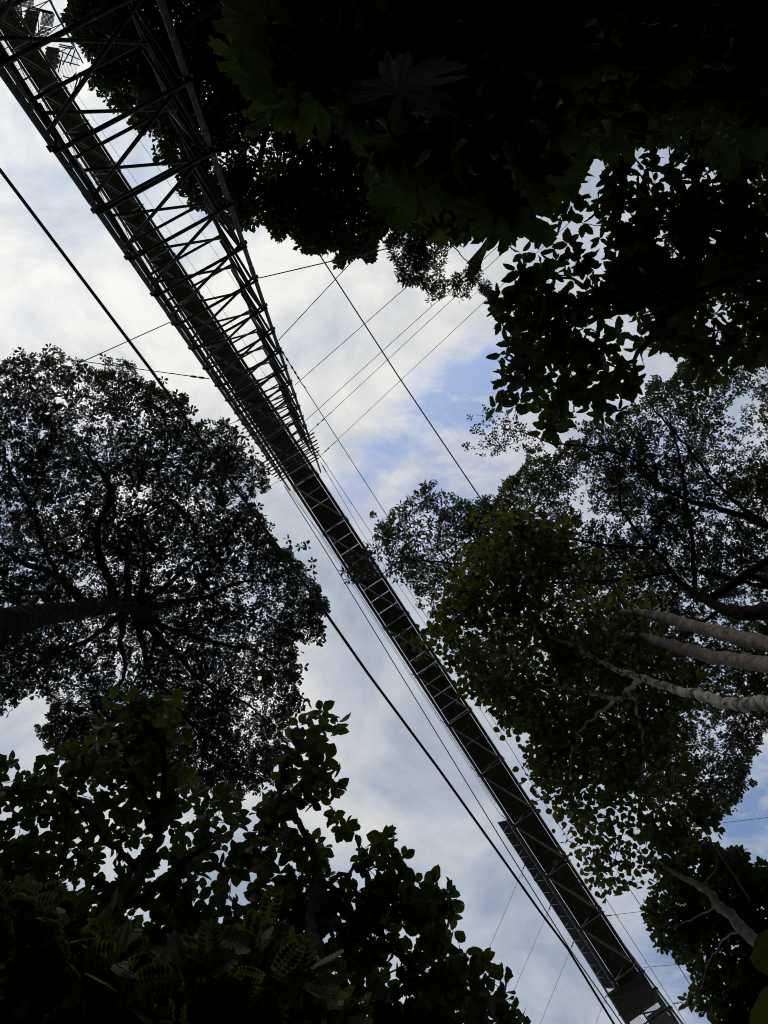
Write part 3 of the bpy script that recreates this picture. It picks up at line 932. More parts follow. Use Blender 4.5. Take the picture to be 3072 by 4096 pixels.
make_tree('rain_forest_tree', 'tall tree with a wide rounded dark crown and thick trunk entering from the left edge',
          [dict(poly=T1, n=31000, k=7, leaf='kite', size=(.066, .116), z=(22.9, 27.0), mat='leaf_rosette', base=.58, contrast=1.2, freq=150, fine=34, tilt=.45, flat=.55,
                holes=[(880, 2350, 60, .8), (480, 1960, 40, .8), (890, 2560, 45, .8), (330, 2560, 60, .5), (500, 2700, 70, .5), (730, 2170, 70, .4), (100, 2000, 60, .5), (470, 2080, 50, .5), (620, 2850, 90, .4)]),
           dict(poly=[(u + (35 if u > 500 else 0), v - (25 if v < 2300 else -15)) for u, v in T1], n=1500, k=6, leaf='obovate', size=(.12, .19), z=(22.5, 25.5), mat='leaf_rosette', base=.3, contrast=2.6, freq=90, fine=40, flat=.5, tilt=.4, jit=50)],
          trunk=[(0, 2492, 12.4, .215), (140, 2465, 14.2, .205), (290, 2442, 16.6, .19), (430, 2428, 18.8, .16), (560, 2425, 20.6, .115), (640, 2420, 21.5, .08)],
          limbs=[[(u, v, z, q * T1_THIN) for u, v, z, q in lb] for lb in t1_limbs], twig_n=900, twig_rk=.010, seed=3)

# --- broad leaved trees in the lower left
T2a = [(-150, 2960), (0, 2940), (30, 3010), (130, 3010), (250, 3060), (330, 2960), (370, 2830), (480, 2780), (640, 2740), (720, 2810), (750, 2900), (800, 3060), (900, 3150), (980, 3250), (1000, 3400), (1010, 3560), (940, 3740), (800, 3900), (500, 4000), (-150, 4050)]
make_tree('broadleaf_tree', 'broad leaved tree with a curving dark limb under the left crown',
          [dict(poly=T2a, n=800, k=4, leaf='broad', size=(.13, .235), z=(11.2, 14.5), mat='leaf_broad', base=.6, contrast=1.6, freq=260, fine=110, tilt=.55, flat=.7, jit=30,
                holes=[(120, 3340, 60, .7), (700, 3300, 60, .8), (560, 3200, 50, .6), (60, 3330, 40, .6), (540, 3400, 40, .5), (470, 3300, 50, .6), (850, 3500, 80, .7), (330, 3180, 60, .5)])],
          trunk=[(200, 4110, 8.4, .12), (330, 3830, 9.3, .10), (450, 3640, 10.2, .085), (570, 3480, 11, .07), (640, 3280, 11.7, .055), (660, 3080, 12.3, .04), (640, 2900, 12.9, .025)],
          limbs=[[(450, 3640, 10.2, .06), (620, 3560, 10.8, .045), (760, 3430, 11.4, .035), (860, 3360, 11.9, .02)],
                 [(570, 3480, 11, .05), (420, 3360, 11.6, .035), (300, 3210, 12.1, .03), (180, 3150, 12.6, .025), (20, 3190, 13, .018)],
                 [(640, 3280, 11.7, .04), (540, 3120, 12.3, .025), (480, 2960, 12.8, .016)],
                 [(660, 3080, 12.3, .03), (740, 3010, 12.8, .018), (760, 2920, 13.2, .012)]],
          bark='bark_dark', twig_n=230, twig_rk=.009, seed=5, tip=.005)
T2b = [(1000, 3560), (980, 3420), (1000, 3300), (1080, 3210), (1140, 3060), (1110, 3010), (1170, 2940), (1190, 2860), (1260, 2850), (1350, 2880), (1345, 2930), (1300, 2980), (1330, 3090), (1355, 3190), (1320, 3260), (1340, 3310), (1430, 3290), (1590, 3350), (1610, 3430), (1650, 3490), (1690, 3550), (1800, 3560), (1830, 3650), (1840, 3720), (1740, 3770), (1780, 3800), (1925, 3800), (1940, 3850), (2040, 3900), (2050, 4010), (2110, 4090), (2130, 4280), (900, 4280), (930, 3900)]
make_tree('broadleaf_tree', 'broad leaved tree with a forked slender stem stepping down to the bottom centre',
          [dict(poly=T2b, n=900, k=4, leaf='broad', size=(.125, .23), z=(10.6, 13.4), mat='leaf_broad', base=.62, contrast=1.5, freq=240, fine=100, tilt=.55, flat=.7, jit=24,
                holes=[(1230, 3060, 40, .9), (1190, 3320, 50, .8), (1100, 3450, 50, .7), (1240, 3230, 40, .6), (1050, 3640, 60, .8), (1430, 3560, 50, .5), (1150, 3760, 60, .6), (1350, 3700, 60, .5), (1560, 3850, 60, .4)])],
          trunk=[(1270, 4100, 7.8, .085), (1262, 3820, 8.8, .072), (1250, 3690, 9.4, .06), (1272, 3500, 10.2, .05), (1215, 3330, 10.8, .038), (1163, 3220, 11.3, .03), (1155, 3110, 11.8, .022), (1190, 3000, 12.2, .014), (1220, 2920, 12.6, .01)],
          limbs=[[(1250, 3690, 9.4, .055), (1350, 3720, 9.9, .045), (1440, 3760, 10.3, .03), (1560, 3800, 11, .02)],
                 [(1250, 3690, 9.4, .045), (1290, 3560, 10.2, .03), (1400, 3480, 10.9, .022), (1500, 3420, 11.6, .014)],
                 [(1262, 3820, 8.8, .05), (1100, 3700, 9.6, .035), (1040, 3560, 10.4, .02)],
                 [(1272, 3500, 10.2, .035), (1400, 3580, 10.8, .025), (1570, 3590, 11.4, .018), (1720, 3620, 12, .012)],
                 [(1560, 3800, 11, .02), (1700, 3900, 11.5, .018), (1900, 3960, 12, .012)]],
          bark='bark_dark', twig_n=260, twig_rk=.008, seed=6, tip=.0045)
T2c = [(-200, 3600), (60, 3590), (200, 3640), (330, 3720), (450, 3800), (560, 3880), (700, 3860), (780, 3800), (860, 3830), (940, 3880), (1000, 3760), (1040, 3700), (1100, 3800), (1250, 3890), (1330, 4000), (1380, 4090), (1450, 4200), (1480, 4400), (-200, 4400)]
make_tree('understory_tree', 'low black green understory tree with feather leaves filling the bottom left corner',
          [dict(poly=T2c, n=260, k=4, leaf='pinnate', size=(.20, .32), z=(6.6, 8.0), mat='leaf_under', base=.75, contrast=1.0, freq=260, fine=90, tilt=.5, flat=.6, jit=30, holes=[(170, 4000, 40, .6), (330, 3900, 30, .5)]),
           dict(poly=T2c, n=1500, k=6, leaf='oval', size=(.13, .22), z=(8.0, 9.6), mat='leaf_under', base=.8, contrast=1.0, freq=200, tilt=.5, flat=.5)],
          trunk=[(420, 4900, 4.2, .07), (460, 4500, 5.4, .05), (500, 4150, 6.9, .02)],
          limbs=[],
          twig_n=120, twig_rk=.006, seed=8)

# --- dense dark tree behind the mast
T3 = [(285, -250), (270, 60), (300, 120), (350, 200), (375, 260), (400, 380), (480, 430), (560, 510), (630, 545), (610, 620), (690, 660), (720, 770), (790, 840), (870, 860), (960, 900), (1050, 880), (1110, 935), (1180, 905), (1205, 980), (1270, 1000), (1360, 1000), (1375, 1060), (1480, 1030), (1530, 940), (1640, 900), (1700, 700), (1700, -250)]
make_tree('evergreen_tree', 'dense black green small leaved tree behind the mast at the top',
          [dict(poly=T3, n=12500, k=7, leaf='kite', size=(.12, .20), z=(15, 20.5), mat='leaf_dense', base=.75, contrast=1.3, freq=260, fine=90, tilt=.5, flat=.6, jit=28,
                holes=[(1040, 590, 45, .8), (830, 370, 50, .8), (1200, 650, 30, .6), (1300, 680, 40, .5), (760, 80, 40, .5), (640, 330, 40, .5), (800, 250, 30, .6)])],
          trunk=[(1500, -700, 7, .2), (1300, -200, 10.5, .17), (1150, 150, 13, .13), (1080, 420, 15.2, .09), (1040, 640, 17, .05)],
          limbs=[[(1300, -200, 10.5, .1), (900, 0, 13.6, .07), (640, 200, 16, .04), (500, 330, 17.5, .02)], [(1150, 150, 13, .08), (1350, 500, 15.4, .05), (1400, 850, 17.5, .02)]],
          twig_n=160, seed=11)
T3b = [(1545, 960), (1600, 900), (1720, 880), (1770, 950), (1790, 1000), (1770, 1060), (1800, 1130), (1780, 1180), (1720, 1195), (1690, 1150), (1640, 1150), (1580, 1080), (1555, 1020)]
make_tree('feathery_tree', 'olive feathery leaf clump hanging under the dark tree top',
          [dict(poly=T3b, n=620, k=8, leaf='narrow', size=(.09, .14), z=(16.5, 18), mat='leaf_fine', base=.55, contrast=1.8, freq=70, fine=36, tilt=.5, flat=.9, jit=16),
           dict(poly=[(1810, 1110), (1860, 1090), (1890, 1130), (1880, 1190), (1840, 1200), (1810, 1170)], n=42, k=8, leaf='narrow', size=(.09, .13), z=(16.6, 17.4), mat='leaf_fine', jit=10),
           dict(poly=[(1870, 1040), (1920, 1050), (1930, 1120), (1880, 1130), (1865, 1090)], n=42, k=8, leaf='narrow', size=(.09, .13), z=(16.6, 17.4), mat='leaf_fine', jit=10),
           dict(poly=[(1920, 1140), (1955, 1130), (1965, 1170), (1930, 1175)], n=22, k=8, leaf='narrow', size=(.09, .13), z=(16.6, 17.4), mat='leaf_fine', jit=8)],
          trunk=[(1900, -700, 7, .1), (1800, -100, 10.5, .085), (1730, 400, 13.2, .06), (1690, 800, 15.6, .035), (1690, 1000, 16.8, .02)],
          limbs=[[(1690, 860, 15.9, .02), (1830, 1000, 16.4, .012), (1880, 1060, 16.8, .009), (1900, 1110, 17, .007)], [(1690, 1000, 16.8, .015), (1640, 1080, 17.2, .009)]],
          twig_n=110, twig_rk=.006, tip=.004, seed=13)

# --- palmate tree overhead, upper right, and what stands behind it
T4 = [(1000, -200), (990, 150), (970, 320), (1050, 390), (1160, 470), (1260, 460), (1330, 400), (1430, 420), (1540, 560), (1560, 720), (1600, 780), (1700, 790), (1790, 770), (1860, 860), (1920, 900), (2000, 900), (2060, 850), (2150, 760), (2240, 680), (2320, 570), (2480, 500), (2680, 450), (2750, 450), (3250, 500), (3250, -300), (890, -300)]
stems4 = [[(1690, -300, 4.2, .04), (1660, 0, 4.6, .032), (1620, 380, 5, .02), (1640, 700, 5.3, .012)],
          [(1690, -300, 4.2, .03), (1400, -50, 4.7, .02), (1150, 200, 5.2, .012)],
          [(1660, 0, 4.6, .025), (1950, 300, 5, .016), (2000, 700, 5.4, .010)],
          [(1690, -300, 4.2, .03), (2200, -50, 4.7, .02), (2500, 250, 5.2, .012)],
          [(1690, -300, 4.2, .03), (2600, -150, 4.8, .02), (2900, 150, 5.2, .012)]]
make_tree('palmate_leaf_tree', 'overhanging tree with very large lobed leaves across the top right',
          [dict(poly=T4, n=300, k=1, leaf='palmate', size=(.22, .40), z=(4.9, 6.2), mat='leaf_palm', base=.8, contrast=.6, freq=300, fine=150, tilt=.30, flat=.5, jit=20),
           dict(poly=[(1700, 900), (1780, 880), (1800, 960), (1760, 1000), (1710, 960)], n=2, k=1, leaf='palmate', size=(.12, .15), z=(5.2, 5.4), mat='leaf_round', base=1, contrast=0, tilt=.2, flat=.3),
           dict(poly=[(950, 60), (2950, 60), (2950, 600), (2000, 700), (1400, 500), (1000, 350)], n=80, k=1, leaf='curl', size=(.05, .12), z=(4.7, 5.4), mat='leaf_glint', base=1, contrast=0, tilt=1.0, flat=.9, twigs=False)],  # small pale curls put in as glints among the lobed leaves
          trunk=[(1700, -2600, 2.4, .09), (1690, -900, 3.5, .065), (1690, -300, 4.2, .045)], limbs=stems4, twig_n=300, twig_rk=.005, tip=.0035, seed=17)
T4b = [(1100, -250), (1050, 100), (1200, 400), (1450, 560), (1520, 800), (1600, 880), (1850, 940), (2100, 900), (2240, 760), (2330, 640), (2500, 560), (2640, 560), (2760, 620), (3000, 680), (3300, 700), (3300, -300)]
make_tree('shade_tree', 'dark mid height tree closing the sky behind the large lobed leaves',
          [dict(poly=T4b, n=4000, k=7, leaf='oval', size=(.15, .26), z=(10.5, 14.5), mat='leaf_dense', base=.8, contrast=1.2, freq=260, fine=90, tilt=.5, flat=.6, jit=26,
                holes=[(2850, 370, 40, .85), (2420, 580, 60, .7), (2700, 560, 60, .7), (2200, 840, 60, .6), (3050, 280, 30, .5)])],
          trunk=[(2300, -1100, 5, .16), (2300, -300, 8.5, .13), (2280, 100, 10.5, .09), (2250, 400, 12, .05)], twig_n=110, seed=19)

# --- serrated leaf tree, right
T4c = [(1990, 1190), (2060, 1080), (2090, 1000), (2190, 900), (2280, 840), (2360, 740), (2480, 640), (2650, 600), (3250, 580), (3250, 1520), (3060, 1470), (2980, 1470), (2830, 1530), (2700, 1430), (2600, 1470), (2560, 1600), (2470, 1660), (2420, 1700), (2330, 1680), (2290, 1640), (2250, 1690), (2190, 1760), (2120, 1740), (2190, 1660), (2060, 1660), (1990, 1640), (1985, 1570), (2030, 1520), (2000, 1430), (2010, 1340), (1985, 1300)]
make_tree('serrated_leaf_tree', 'tree with saw edged leaves in stars against the blue gap on the right',
          [dict(poly=T4c, n=600, k=5, leaf='serrate', size=(.125, .21), z=(8.4, 10.6), mat='leaf_broad', base=.55, contrast=1.7, freq=230, fine=110, tilt=.4, flat=.6, jit=16,
                holes=[(2260, 930, 80, .9), (2370, 920, 70, .8), (2420, 1060, 60, .8), (2350, 1140, 50, .7), (2480, 1270, 60, .85), (2290, 1330, 50, .6), (2430, 1500, 50, .5), (2560, 1430, 60, .7), (2140, 1440, 40, .5), (2250, 1540, 40, .5), (2660, 950, 50, .5), (2480, 830, 60, .5), (2600, 700, 80, .6), (2250, 1150, 50, .5)]),
           dict(poly=[(2480, 950), (2560, 840), (2700, 760), (3250, 700), (3250, 1500), (3000, 1450), (2830, 1520), (2700, 1420), (2560, 1380), (2520, 1150)], n=900, k=5, leaf='oval', size=(.09, .16), z=(9.8, 12), mat='leaf_under', base=.7, contrast=1.4, freq=200, fine=80, tilt=.6, flat=.8)],
          trunk=[(3400, 900, 6.4, .05), (3000, 1100, 8.2, .04), (2750, 1180, 8.9, .034), (2500, 1240, 9.2, .04), (2300, 1300, 9.7, .025), (2150, 1380, 10, .014)],
          limbs=[[(2750, 1180, 8.6, .04), (2550, 1400, 9.3, .025), (2380, 1560, 9.8, .014), (2270, 1660, 10, .009)], [(2750, 1180, 8.6, .04), (2620, 980, 9.2, .025), (2420, 900, 9.8, .014)],
                 [(2500, 1240, 9.2, .025), (2300, 1120, 9.7, .015), (2150, 1100, 10, .009)]],
          twig_n=210, twig_rk=.006, tip=.004, seed=23)

# --- large fine leaved tree, right
T5 = [(1500, 2150), (1530, 2050), (1600, 1990), (1680, 1950), (1760, 1960), (1850, 2010), (1930, 1960), (1990, 1970), (2040, 1880), (2160, 1830), (2260, 1760), (2480, 1660), (2620, 1540), (2700, 1470), (3300, 1470), (3300, 2990), (3060, 2940), (3020, 3050), (3010, 3150), (2900, 3250), (2750, 3270), (2640, 3200), (2400, 3120), (2200, 3000), (2080, 2920), (1980, 2830), (1920, 2700), (1830, 2620), (1760, 2520), (1700, 2440), (1660, 2360), (1610, 2290), (1520, 2230)]
L5 = [
    [(3250, 2110, 19.6, .11), (3072, 2100, 20.3, .095), (2883, 2035, 21, .08), (2734, 1993, 21.6, .06), (2610, 1935, 22.2, .04), (2540, 1870, 22.6, .02)],
    [(3072, 2100, 20.3, .06), (2940, 2010, 21.2, .05), (2816, 1877, 21.9, .045), (2725, 1762, 22.5, .035), (2610, 1630, 23, .022), (2580, 1570, 23.2, .014)],
    [(2780, 2376, 20.4, .07), (2770, 2200, 21.2, .055), (2745, 2000, 21.9, .045), (2720, 1830, 22.5, .035), (2680, 1690, 23, .02)],
    [(2700, 2300, 20.4, .06), (2610, 2192, 21.2, .05), (2494, 2051, 21.9, .04), (2477, 1935, 22.4, .03), (2440, 1845, 22.8, .018)],
    [(2610, 2192, 21.2, .05), (2420, 2180, 21.8, .04), (2250, 2150, 22.3, .03), (2100, 2160, 22.8, .02)],
    [(2560, 2310, 20.6, .05), (2350, 2330, 21.4, .04), (2150, 2330, 22, .035), (1950, 2280, 22.6, .035), (1800, 2255, 23, .032), (1650, 2240, 23.3, .025), (1560, 2220, 23.5, .014)],
    [(1800, 2255, 23, .025), (1750, 2180, 23.2, .02), (1760, 2080, 23.5, .012), (1690, 1960, 23.8, .006)],
    [(3100, 2350, 19.4, .07), (2960, 2320, 20.2, .055), (2830, 2290, 20.9, .045), (2700, 2270, 21.5, .03)],
    [(2337, 1786, 22.6, .03), (2213, 1774, 22.9, .026), (2113, 1733, 23.1, .02), (2030, 1716, 23.3, .015), (1948, 1670, 23.5, .010), (1900, 1660, 23.6, .005)],
    [(2600, 1880, 22.1, .03), (2460, 1810, 22.4, .03), (2337, 1786, 22.6, .03)],
    [(2113, 1733, 23.1, .014), (2060, 1770, 23.3, .010), (1960, 1800, 23.5, .006), (1890, 1790, 23.6, .004)],
    [(2640, 2640, 19.4, .05), (2560, 2800, 20.4, .035), (2600, 2960, 21.2, .025), (2700, 3120, 22, .015)],
]
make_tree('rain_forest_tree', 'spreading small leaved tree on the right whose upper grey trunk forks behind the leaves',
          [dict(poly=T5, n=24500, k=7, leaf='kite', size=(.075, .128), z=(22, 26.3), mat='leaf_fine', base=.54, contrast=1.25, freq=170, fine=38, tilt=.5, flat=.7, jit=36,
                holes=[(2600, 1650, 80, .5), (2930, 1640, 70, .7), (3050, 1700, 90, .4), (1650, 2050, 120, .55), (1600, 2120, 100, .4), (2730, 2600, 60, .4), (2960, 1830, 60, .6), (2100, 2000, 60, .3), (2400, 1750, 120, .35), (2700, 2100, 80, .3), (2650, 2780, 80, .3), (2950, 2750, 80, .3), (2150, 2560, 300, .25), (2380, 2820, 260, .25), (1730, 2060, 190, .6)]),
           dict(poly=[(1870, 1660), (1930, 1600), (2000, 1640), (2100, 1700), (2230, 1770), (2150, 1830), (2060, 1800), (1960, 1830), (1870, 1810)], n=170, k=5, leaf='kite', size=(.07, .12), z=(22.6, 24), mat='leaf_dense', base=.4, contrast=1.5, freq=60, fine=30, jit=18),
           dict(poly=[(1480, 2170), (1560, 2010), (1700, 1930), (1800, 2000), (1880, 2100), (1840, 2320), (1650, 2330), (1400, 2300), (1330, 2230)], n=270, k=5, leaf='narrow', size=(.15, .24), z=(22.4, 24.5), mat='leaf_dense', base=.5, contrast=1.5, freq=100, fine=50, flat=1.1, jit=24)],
          trunk=[(3200, 2445, 16, .22), (3072, 2441, 17.2, .19), (2990, 2455, 18, .17), (2900, 2440, 18.8, .14), (2790, 2380, 20, .10), (2690, 2310, 20.8, .06)],
          limbs=L5, bark='bark_dark', twig_n=620, twig_rk=.009, seed=29)

# grey trunks that carry on into the same canopy
make_tree('grey_trunk_tree', 'upper smooth grey trunk from the right edge bending over at its top',
          [dict(poly=[(2250, 2250), (2500, 2150), (2750, 2300), (2800, 2480), (2600, 2600), (2400, 2560), (2250, 2450)], n=170, k=7, leaf='kite', size=(.09, .15), z=(21.2, 24), mat='leaf_fine')],
          trunk=[(3250, 2605, 11.5, .125), (3072, 2576, 12.6, .125), (2900, 2535, 13.9, .122), (2760, 2500, 15.2, .118), (2650, 2468, 16.6, .115), (2560, 2448, 17.8, .105), (2490, 2446, 18.8, .085), (2440, 2430, 19.7, .05)],
          limbs=[[(2490, 2446, 18.8, .06), (2380, 2400, 19.8, .04), (2290, 2340, 20.6, .025)], [(2490, 2446, 18.8, .05), (2420, 2500, 20, .035), (2330, 2520, 21, .02)]],
          bark='bark_grey', twig_n=60, seed=31)
make_tree('grey_trunk_tree', 'lower smooth grey trunk from the right edge running straight into the leaves',
          [dict(poly=[(2250, 2450), (2500, 2450), (2650, 2560), (2600, 2750), (2400, 2760), (2200, 2600)], n=170, k=7, leaf='kite', size=(.09, .15), z=(21.2, 24), mat='leaf_fine')],
          trunk=[(3250, 2690, 11.2, .125), (3072, 2660, 12.4, .125), (2930, 2638, 13.6, .122), (2797, 2614, 14.8, .118), (2682, 2576, 16.2, .11), (2580, 2552, 17.6, .1), (2490, 2537, 18.9, .08), (2400, 2510, 20.2, .04)],
          limbs=[[(2580, 2552, 17.6, .05), (2470, 2600, 19, .035), (2380, 2640, 20.4, .02)]],
          bark='bark_grey', twig_n=60, seed=37)

# --- yellow green tree on the mottled trunk
T5y = [(1650, 2560), (1700, 2520), (1760, 2490), (1720, 2430), (1790, 2330), (1850, 2220), (1960, 2130), (2080, 2080), (2230, 2110), (2380, 2250), (2540, 2350), (2660, 2470), (2740, 2600), (2780, 2750), (2720, 2880), (2680, 3000), (2740, 3120), (2660, 3200), (2700, 3300), (2760, 3330), (2740, 3390), (2640, 3430), (2560, 3470), (2450, 3530), (2360, 3490), (2310, 3400), (2290, 3330), (2250, 3220), (2210, 3180), (2110, 3100), (2080, 3050), (2150, 3010), (2060, 2960), (1960, 2880), (1930, 2800), (1860, 2740), (1870, 2680), (1740, 2650), (1770, 2590)]
make_tree('yellow_green_tree', 'tree with mottled pale trunk and rounded yellow green leaves hanging before the walkway',
          [dict(poly=T5y, n=2300, k=4, leaf='round', size=(.11, .18), z=(16.5, 20.4), mat='leaf_round', base=.55, contrast=1.6, freq=180, fine=60, tilt=.5, flat=.75, mode='spray', spread=.17, jit=75,
                holes=[(2360, 3180, 70, .6), (2500, 3240, 60, .5), (2250, 3050, 50, .4), (2330, 2200, 50, .8), (2450, 3350, 60, .5), (2580, 3330, 60, .5), (2100, 2990, 50, .5), (2640, 3050, 80, .5)]),
           dict(poly=[(2770, 3180), (2850, 3220), (2870, 3290), (2800, 3300), (2760, 3240)], n=26, k=4, leaf='round', size=(.12, .19), z=(17, 18), mat='leaf_round', mode='spray', spread=.15),
           dict(poly=[(2600, 3330), (2720, 3280), (2770, 3320), (2740, 3370), (2620, 3380)], n=44, k=4, leaf='round', size=(.12, .19), z=(17, 18), mat='leaf_round', mode='spray', spread=.15)],
          trunk=[(3250, 2828, 9.2, .092), (3072, 2815, 10.3, .092), (2960, 2818, 11, .08), (2874, 2803, 11.8, .078), (2790, 2780, 12.6, .074), (2720, 2764, 13.4, .072), (2640, 2738, 14.2, .07), (2567, 2714, 15, .066), (2500, 2690, 15.8, .055)],
          limbs=[[(2520, 2700, 15.6, .055), (2452, 2675, 16.2, .045), (2370, 2625, 16.7, .042), (2298, 2583, 17.1, .04), (2206, 2553, 17.6, .034), (2130, 2535, 18, .026), (2053, 2514, 18.4, .018), (1900, 2480, 19, .01)],
                 [(2567, 2714, 15, .05), (2520, 2752, 15.6, .045), (2470, 2800, 16.1, .04), (2413, 2836, 16.6, .032), (2300, 2960, 17.3, .02), (2280, 3120, 18, .012)],
                 [(2470, 2800, 16.1, .035), (2383, 2776, 16.7, .035), (2290, 2755, 17.2, .03), (2180, 2740, 17.8, .02), (2020, 2760, 18.5, .012)],
                 [(2520, 2752, 15.6, .035), (2560, 2900, 16.4, .025), (2570, 3080, 17.2, .018), (2520, 3260, 17.9, .012), (2460, 3440, 18.4, .007)],
                 [(2298, 2583, 17.1, .025), (2240, 2420, 17.9, .018), (2150, 2260, 18.7, .01)],
                 [(2206, 2553, 17.6, .02), (2080, 2400, 18.4, .014), (1980, 2260, 19, .008)]],
          bark='bark_pale', twig_n=420, twig_rk=.006, tip=.004, seed=41)

# --- lower right tree
T6 = [(2600, 3470), (2680, 3420), (2770, 3400), (2830, 3350), (2890, 3390), (2980, 3400), (2995, 3490), (3080, 3470), (3300, 3450), (3300, 4300), (2900, 4300), (2875, 4130), (2860, 4060), (2800, 4060), (2755, 3990), (2780, 3940), (2810, 3900), (2750, 3860), (2720, 3800), (2680, 3780), (2640, 3780), (2610, 3710), (2595, 3640), (2610, 3560), (2592, 3510)]
make_tree('dense_leaf_tree', 'dense tree in the lower right corner with a pale bent limb',
          [dict(poly=T6, n=2500, k=6, leaf='oval', size=(.14, .22), z=(18.3, 21.6), mat='leaf_broad', base=.72, contrast=1.3, freq=160, fine=70, tilt=.5, flat=.7, jit=22,
                holes=[(3000, 3580, 40, .6), (2900, 3900, 40, .5), (2860, 3960, 30, .6), (2950, 3780, 30, .4), (2640, 3620, 30, .4)])],
          trunk=[(3300, 3900, 12.8, .13), (3150, 3825, 14, .125), (3020, 3757, 15.2, .115), (2960, 3710, 15.8, .105), (2930, 3665, 16.3, .1), (2870, 3622, 17, .09), (2840, 3575, 17.5, .08), (2780, 3535, 18.1, .07), (2710, 3500, 18.8, .055), (2640, 3450, 19.4, .035), (2560, 3425, 20, .02)],
          limbs=[[(2800, 3545, 18, .025), (2860, 3480, 18.8, .014), (2870, 3400, 19.5, .008)], [(2960, 3710, 15.8, .025), (2860, 3800, 17.6, .015), (2800, 3960, 19.2, .008)], [(2870, 3622, 17, .02), (2760, 3680, 18.4, .013), (2660, 3720, 19.4, .008)]],
          bark='bark_grey', twig_n=160, seed=43)

# --- leaf right beside the lens
sh = thing('young_shrub', P(3500, 4200, 1.9) * np.array([1, 1, 0]), 'yellow green shrub leaf with holes hanging close at the right edge', 'shrub')
r_ = np.random.default_rng(4)
mb = MB()
s0 = P(3500, 4200, 1.9)
mb.tube([np.array([s0[0], s0[1], -.1]), np.array([s0[0] + .02, s0[1], .9]), P(3560, 4150, 2.6), P(3420, 3950, 2.95)], [.012, .010, .007, .004], 8)
mb.build('stem', M['twig'], sh, smooth=True)


def near_leaf(tip_uv, base_uv, z, width, holes, mat='leaf_near'):
    a = P(*base_uv, z + .03); b = P(*tip_uv, z)
    d = b - a; L = np.linalg.norm(d); d /= L
    n = unit(np.cross(d, np.array([.3, .2, .1]))); n = UP - d * np.dot(UP, d); n /= np.linalg.norm(n)
    s = np.cross(d, n)
    nu, nv = 30, 44
    vs, fs = [], []
    for j in range(nv + 1):
        y = j / nv
        w = width * math.sin(math.pi * min(1, y ** .8)) ** .7 + .0005
        for i in range(nu + 1):
            x = (i / nu * 2 - 1)
            vs.append(a + d * (y * L) + s * (x * w) + n * (.18 * abs(x) * w - .10 * L * y * y + .004 * math.sin(y * 30) * abs(x)))
    for j in range(nv):
        for i in range(nu):
            y = (j + .5) / nv; x = ((i + .5) / nu * 2 - 1)
            if any(((x - hx) / hr) ** 2 + ((y - hy) / (hr * .6)) ** 2 < 1 for hx, hy, hr in holes): continue
            q = j * (nu + 1) + i
            fs.append((q, q + 1, q + nu + 2, q + nu + 1))
    m = MB(); m.add(vs, fs)
    return m.build('leaf', M[mat], sh, smooth=True)


near_leaf((2955, 3800), (3480, 3780), 2.75, .060, [(.45, .62, .10), (.3, .66, .05), (.62, .5, .06)])
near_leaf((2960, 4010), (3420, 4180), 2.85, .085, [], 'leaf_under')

# ================================================================== SURROUNDING FOREST (out of view, added to block horizon light)
fr = np.random.default_rng(77)
n_ = 52000
rad_ = 15 + 30 * fr.random(n_) ** 1.6
az_ = fr.random(n_) * 2 * math.pi
hh_ = fr.random(n_) ** .9 * np.minimum(rad_ * .80 - 1.5, 21)
pos_ = np.stack([rad_ * np.cos(az_), rad_ * np.sin(az_), hh_], -1)
d_ = unit(np.stack([fr.normal(0, 1, n_), fr.normal(0, 1, n_), fr.normal(-.3, .6, n_)], -1))
nr_ = unit(fr.normal(0, 1, (n_, 3)) + UP * .5)
fv, ff = place_leaves(T['kite'], pos_, d_, nr_, fr.uniform(.7, 1.6, n_), fr)
fo = big_mesh('unseen_forest_ring', fv, ff, M['leaf_under'])
fo['kind'] = 'stuff'

# ================================================================== SKY
w = bpy.data.worlds.new("World")
scene.world = w
w.use_nodes = True
nt = w.node_tree
nt.nodes.clear()
SUN_EL = R(46)
sd = at(-150, -350, 100.0) - np.array([0, 0, CAMZ]); sd[2] = 0; sd = unit(sd)
SUN = np.array([sd[0] * math.cos(SUN_EL), sd[1] * math.cos(SUN_EL), math.sin(SUN_EL)])


def nn(t): return nt.nodes.new(t)


def math_(op, a, b=None, c=None, clamp=False):
    n = nn('ShaderNodeMath'); n.operation = op; n.use_clamp = clamp
    for i, q in enumerate((a, b, c)):
        if q is None: continue
        if hasattr(q, 'is_linked'): nt.links.new(q, n.inputs[i])
        else: n.inputs[i].default_value = q
    return n.outputs[0]


tcn = nn('ShaderNodeTexCoord')
sep = nn('ShaderNodeSeparateXYZ'); nt.links.new(tcn.outputs['Generated'], sep.inputs[0])
zc = math_('MAXIMUM', sep.outputs['Z'], .06)
px = math_('DIVIDE', sep.outputs['X'], zc); py = math_('DIVIDE', sep.outputs['Y'], zc)
comb = nn('ShaderNodeCombineXYZ'); nt.links.new(px, comb.inputs[0]); nt.links.new(py, comb.inputs[1])
PV = comb.outputs[0]


def noise(scale, detail, rough, dist=0.0, off=(0, 0, 0), rot=0.0, stretch=(1, 1, 1)):
    mp = nn('ShaderNodeMapping')
    mp.inputs['Location'].default_value = off
    mp.inputs['Rotation'].default_value = (0, 0, rot)
    mp.inputs['Scale'].default_value = stretch
    nt.links.new(PV, mp.inputs['Vector'])
    n = nn('ShaderNodeTexNoise')
    n.inputs['Scale'].default_value = scale; n.inputs['Detail'].default_value = detail
    n.inputs['Roughness'].default_value = rough; n.inputs['Distortion'].default_value = dist
    nt.links.new(mp.outputs['Vector'], n.inputs['Vector'])
    return n.outputs['Fac']


